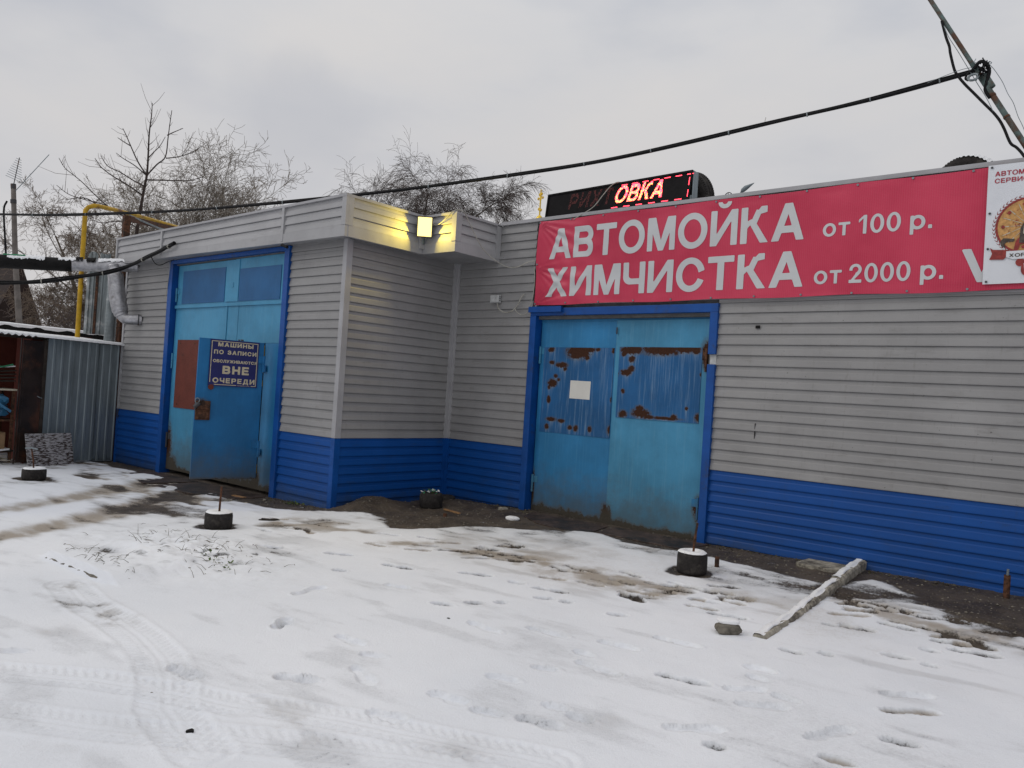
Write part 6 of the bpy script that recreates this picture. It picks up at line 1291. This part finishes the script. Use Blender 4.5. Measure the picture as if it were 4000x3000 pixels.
# ------------------------------------------------------------------ trees
class Tree:
    def __init__(s, seed): s.rn = random.Random(seed); s.tr = MB(); s.cr = MB(); s.n = 0
    def branch(s, p, d, L_, r, lev, P):
        rn = s.rn; k = max(3, min(9, int(L_/P['seg'][lev]))); pts = [p.copy()]; q = p.copy(); d = d.normalized(); st = L_/k; kids = []
        for i in range(k):
            j = P['jit'][lev]; d = (d+Vector((rn.gauss(0, j), rn.gauss(0, j), rn.gauss(0, j)))+Vector((0, 0, P['trop'][lev]*st))).normalized(); q = q+d*st; pts.append(q.copy()); kids.append((q.copy(), d.copy(), (i+1)/k))
        rs = [max(P['rmin'], r*(1-i/k*.72)) for i in range(k+1)]
        (s.tr if lev <= P['trlev'] else s.cr).tube(pts, rs, 7 if lev == 0 else (5 if lev == 1 else 3), False); s.n += k
        if lev+1 >= P['levels']: return
        nk = P['kids'][lev]; nk = int(nk*rn.uniform(.75, 1.25)+.5)
        for i in range(nk):
            t = P['from'][lev]+(1-P['from'][lev])*(i+rn.random())/nk; a = min(k-1, int(t*k)); q, dd, tt = kids[a]; base = pts[a].lerp(q, rn.random())
            ang = P['ang'][lev]*rn.uniform(.7, 1.3); ax = dd.orthogonal().normalized(); ax.rotate(Matrix.Rotation(rn.random()*6.283, 3, dd)); nd = dd.copy(); nd.rotate(Matrix.Rotation(ang, 3, ax))
            s.branch(base, nd, L_*P['len'][lev]*rn.uniform(.65, 1.2)*(1.15-P.get('tap', .55)*t), rs[min(a+1, k)]*P['rad'][lev], lev+1, P)
def make_tree(name, label, base, trunks, P, seed, tmat, cmat, group=None, cat='tree'):
    T = Tree(seed)
    for d, L_, r in trunks: T.branch(Vector(base), Vector(d), L_, r, 0, P)
    t = thing(name, label, cat, base, group)
    T.tr.build('trunk', tmat, t); T.cr.build('crown', cmat, t); print(name, T.n); return t
SAPB={'t': [(-18.367, 7.959, 4.559), (-18.354, 7.966, 4.772), (-18.315, 7.992, 5.272), (-18.267, 8.024, 5.771), (-18.237, 8.045, 6.022), (-18.232, 8.042, 6.447), (-18.234, 8.031, 6.978), (-18.211, 8.044, 7.405), (-18.209, 8.041, 7.689)], 'b1': [(-18.237, 8.045, 6.022), (-17.971, 8.136, 6.257), (-17.831, 8.252, 6.445), (-17.703, 8.223, 6.84), (-17.682, 8.234, 7.192), (-17.662, 8.247, 7.481)], 'b2': [(-17.716, 8.21, 6.909), (-17.508, 8.255, 6.957), (-17.353, 8.385, 7.057)], 'b3': [(-18.265, 8.021, 6.055), (-18.513, 7.936, 6.353), (-18.649, 7.814, 6.697), (-18.844, 7.776, 6.969), (-18.91, 7.717, 7.125)], 'b4': [(-18.649, 7.814, 6.697), (-18.892, 7.737, 6.822), (-18.991, 7.651, 6.903)], 'b5': [(-18.236, 8.046, 6.004), (-18.242, 7.776, 6.165), (-18.358, 7.543, 6.295), (-18.482, 7.436, 6.406)], 'b6': [(-18.281, 8.012, 5.77), (-18.693, 7.921, 5.943), (-19.022, 7.769, 6.129), (-19.247, 7.576, 6.254), (-19.486, 7.5, 6.515)], 'b7': [(-18.299, 8.0, 5.556), (-18.33, 7.708, 5.702), (-18.5, 7.43, 5.865), (-18.614, 7.199, 6.03), (-18.736, 7.092, 6.228)], 'b8': [(-18.227, 8.055, 5.916), (-17.677, 8.13, 5.857), (-17.215, 8.261, 5.819), (-16.883, 8.412, 5.824), (-16.582, 8.536, 5.892)], 'b9': [(-18.231, 8.044, 6.412), (-18.338, 8.211, 6.617), (-18.335, 8.342, 6.798), (-18.248, 8.412, 7.021)], 'b10': [(-17.816, 8.265, 6.411), (-17.505, 8.398, 6.436), (-17.173, 8.547, 6.532), (-17.02, 8.675, 6.684)], 'c1': [(-18.342, 7.973, 4.95), (-18.205, 7.564, 5.025), (-18.16, 7.207, 5.114), (-18.164, 6.938, 5.29), (-18.272, 6.711, 5.518), (-18.431, 6.573, 5.672), (-18.59, 6.435, 5.826), (-18.692, 6.345, 6.025)], 'c2': [(-18.368, 7.952, 4.913), (-18.153, 7.478, 4.984), (-18.055, 7.165, 5.093), (-18.103, 6.861, 5.13), (-18.201, 6.646, 5.159), (-18.299, 6.431, 5.219), (-18.487, 6.268, 5.386)], 'c3': [(-18.364, 7.958, 4.807), (-18.324, 7.729, 4.862), (-18.356, 7.439, 4.84), (-18.459, 7.221, 4.769), (-18.513, 7.043, 4.806)], 'c4': [(-18.315, 7.075, 5.101), (-18.422, 6.851, 5.232), (-18.627, 6.676, 5.215), (-18.755, 6.569, 5.17)]}
BIG = dict(seg=(.9, .6, .38, .28, .24, .2), jit=(.06, .15, .20, .24, .28), trop=(.0, .10, .05, .0, -.1), rmin=.0052, trlev=1, levels=5, kids=(10, 9, 9, 6), **{'from': (.22, .18, .12, .1)}, ang=(.70, .78, .75, .8), len=(.62, .56, .52, .60), rad=(.58, .52, .5, .55))
make_tree('bare_tree', 'wide crooked bare tree behind the bay roof', (-29.3, 14.2, -.1), [((.02, .0, 1), 6.9, .17), ((.18, .14, 1), 7.0, .14), ((-.14, -.10, 1), 6.6, .13), ((.36, .28, 1), 6.3, .12), ((.58, .46, 1), 5.8, .10)], dict(BIG, tap=.38, len=(.60, .56, .52, .60), kids=(10, 9, 8, 5), rmin=.0060), 12, 'bark', 'twig_grey')
make_tree('bare_tree', 'bushy brown bare tree behind the yellow pipe', (-31.2, 12.6, -.1), [((-.05, 0, 1), 6.9, .11), ((-.10, -.08, 1), 5.6, .10), ((.12, .1, 1), 6.6, .10)], dict(BIG, kids=(10, 9, 9, 6), len=(.54, .54, .52, .60)), 33, 'bark', 'twig_brown')
make_tree('bare_tree', 'low spreading bare tree left of the yellow pipe', (-31.7, 12.3, -.1), [((-.15, -.15, 1), 4.0, .08), ((.15, .1, 1), 4.0, .08), ((-.4, -.3, 1), 3.4, .06)], dict(BIG, kids=(9, 8, 8, 6)), 37, 'bark', 'twig_brown')
# the near sapling: its boughs are long, stiff and few
T = Tree(6); t = thing('bare_sapling', 'young bare tree with stiff upswept boughs just behind the roof edge', 'tree', (-18.35, 7.95, 0)); rn = random.Random(6)
for key, pts in SAPB.items():
    pts = [Vector(p) for p in pts]
    if key == 't': pts = [Vector((-18.4, 7.8, 0)), Vector((-18.38, 7.85, 2.0))]+pts; sp_ = smooth_path(pts, 4); n = len(sp_); T.tr.tube(sp_, [.046*(1-.95*i/n)+.004 for i in range(n)], 7, False)
    else: sp_ = smooth_path(pts, 4); n = len(sp_); r0 = .015 if key[0] == 'b' and key in ('b1', 'b3', 'b6', 'b7', 'b8') else .011; T.tr.tube(sp_, [r0*(1-.75*i/n)+.003 for i in range(n)], 5, False)
    L_ = sum((a-b_).length for a, b_ in zip(sp_[1:], sp_[:-1])); k0 = int(n*(.45 if key == 't' else .25))
    for k in range(int(L_*5.5)):
        i = rn.randrange(k0, n-1); d_ = (sp_[i+1]-sp_[i]).normalized(); o_ = Vector((rn.gauss(0, 1), rn.gauss(0, 1), rn.gauss(.3, 1))); o_ = (o_-d_*o_.dot(d_)).normalized(); ln = rn.uniform(.06, .20) if rn.random() < .7 else rn.uniform(.3, .7); e_ = (d_+o_*1.1).normalized(); q = sp_[i]; T.cr.tube([q, q+e_*ln*.5, q+(e_*.5+(e_+Vector((0, 0, .35))).normalized()*.5)*ln], [.0055, .0045, .003], 3, False)
T.tr.build('trunk', 'bark_dark', t); T.cr.build('crown', 'twig_dark', t)
BIR = dict(tap=.22, seg=(.9, .45, .25, .2, .2), jit=(.04, .09, .14, .12), trop=(.02, -.10, -.75, -1.2), rmin=.0052, trlev=0, levels=4, kids=(22, 16, 9), **{'from': (.42, .10, .10)}, ang=(.70, .8, .6), len=(.235, .55, .55), rad=(.34, .42, .5))
make_tree('birch_tree', 'tall weeping birch with a full crown above the floodlight', (-23.8, 21.5, -.1), [((.0, .0, 1), 9.7, .11), ((.09, .08, 1), 9.0, .06), ((-.10, -.08, 1), 9.0, .06)], BIR, 52, 'birch_bark', 'twig_dark', None)
make_tree('birch_tree', 'smaller leaning weeping birch beside the full birch', (-23.4, 21.9, 6.6), [((.55, .48, 1.25), 4.4, .06), ((.85, .72, .85), 3.8, .04), ((.70, .6, 1.0), 4.2, .04)], dict(BIR, kids=(22, 15, 8), len=(.30, .58, .58), trop=(-.12, -.35, -.9, -1.3), **{'from': (.2, .1, .1)}), 57, 'birch_bark', 'twig_dark', None)
# tangled scrub behind the low garage
SCR = dict(seg=(.5, .35, .3, .25), jit=(.16, .24, .28, .3), trop=(.0, .0, -.1, -.2), rmin=.006, trlev=0, levels=4, kids=(7, 6, 4), **{'from': (.1, .1, .1)}, ang=(.8, .9, .9), len=(.55, .5, .5), rad=(.5, .5, .5))
for i, (x, y, hgt, lab) in enumerate([(-23.5, 5.2, 2.9, 'dense dark leafless scrub at the far left edge'), (-22.8, 7.0, 2.9, 'dense dark leafless scrub right of the grey pole'), (-21.8, 8.6, 2.9, 'dark leafless scrub behind the yellow pipe')]):
    make_tree('scrub_bush', lab, (x, y, 0), [((random.Random(i*9+k).uniform(-.6, .6), random.Random(i*7+k).uniform(-.6, .6), 1), hgt*(.8+.05*k), .05) for k in range(5)], SCR, 71+i, 'bark_dark', 'twig_dark', cat='bush')
b = MB(); rn = random.Random(91)
for i in range(90):
    p = Vector((-19.6+rn.uniform(-1.2, 1.4), 6.4+rn.uniform(-2.0, 1.5), 2.0)); a = rn.random()*6.28; v = Vector((math.cos(a)*rn.uniform(.3, 1), math.sin(a)*rn.uniform(.3, 1), rn.uniform(.5, 1.1))); pts = [p]
    for k in range(6): v = v+Vector((rn.gauss(0, .1), rn.gauss(0, .1), -.28)); pts.append(pts[-1]+v*.22)
    b.tube(pts, [.007]*3+[.005]*4, 3, False)
o = b.build('bramble', 'twig_brown'); tag(o, 'arching brown bramble canes over the low garage roof', 'bramble', kind='stuff')
# brown house and far fence showing through the scrub
bh = thing('brown_house', 'dim brown gabled house behind the scrub at the left edge', 'house', (-38, 9, 0))
MB().box((-43, 11.6, -.2), (-40, 13.0, 3.4)).build('wall', 'brown_house', bh)
b = MB(); b.v = [(-39.8, 11.3, 3.3), (-39.8, 13.3, 3.3), (-39.8, 12.3, 6.0), (-43.2, 11.3, 3.3), (-43.2, 13.3, 3.3), (-43.2, 12.3, 6.0)]; b.f = [(0, 1, 2), (5, 4, 3), (0, 2, 5, 3), (1, 4, 5, 2), (0, 3, 4, 1)]; b.build('roof', 'brown_house', bh)
MB().box((-39.995, 12.0, 1.2), (-39.97, 12.6, 2.3)).build('window', 'black_plastic', bh)
b = MB(); rn = random.Random(97)      # far belt of trees
for i in range(1100):
    a = rn.uniform(.75, 3.35); rr = rn.uniform(85, 120); p = Vector((rr*math.cos(a), rr*math.sin(a), 0)); hgt = rn.uniform(3, 7)+1.5*math.sin(a*9)
    for k in range(5): d_ = Vector((rn.gauss(0, .35), rn.gauss(0, .35), 1)).normalized(); b.tube([p+Vector((rn.uniform(-1, 1), rn.uniform(-1, 1), 0)), p+d_*hgt*.6, p+d_*hgt+Vector((rn.gauss(0, .8), rn.gauss(0, .8), 0))], [.16, .10, .03], 3, False)
o = b.build('far_wood', 'twig_grey'); tag(o, 'distant belt of bare trees along the horizon', 'wood', kind='stuff')
print('tris', sum(len(p.vertices)-2 for m in {o.data for o in C.objects if o.type == 'MESH'} for p in m.polygons))
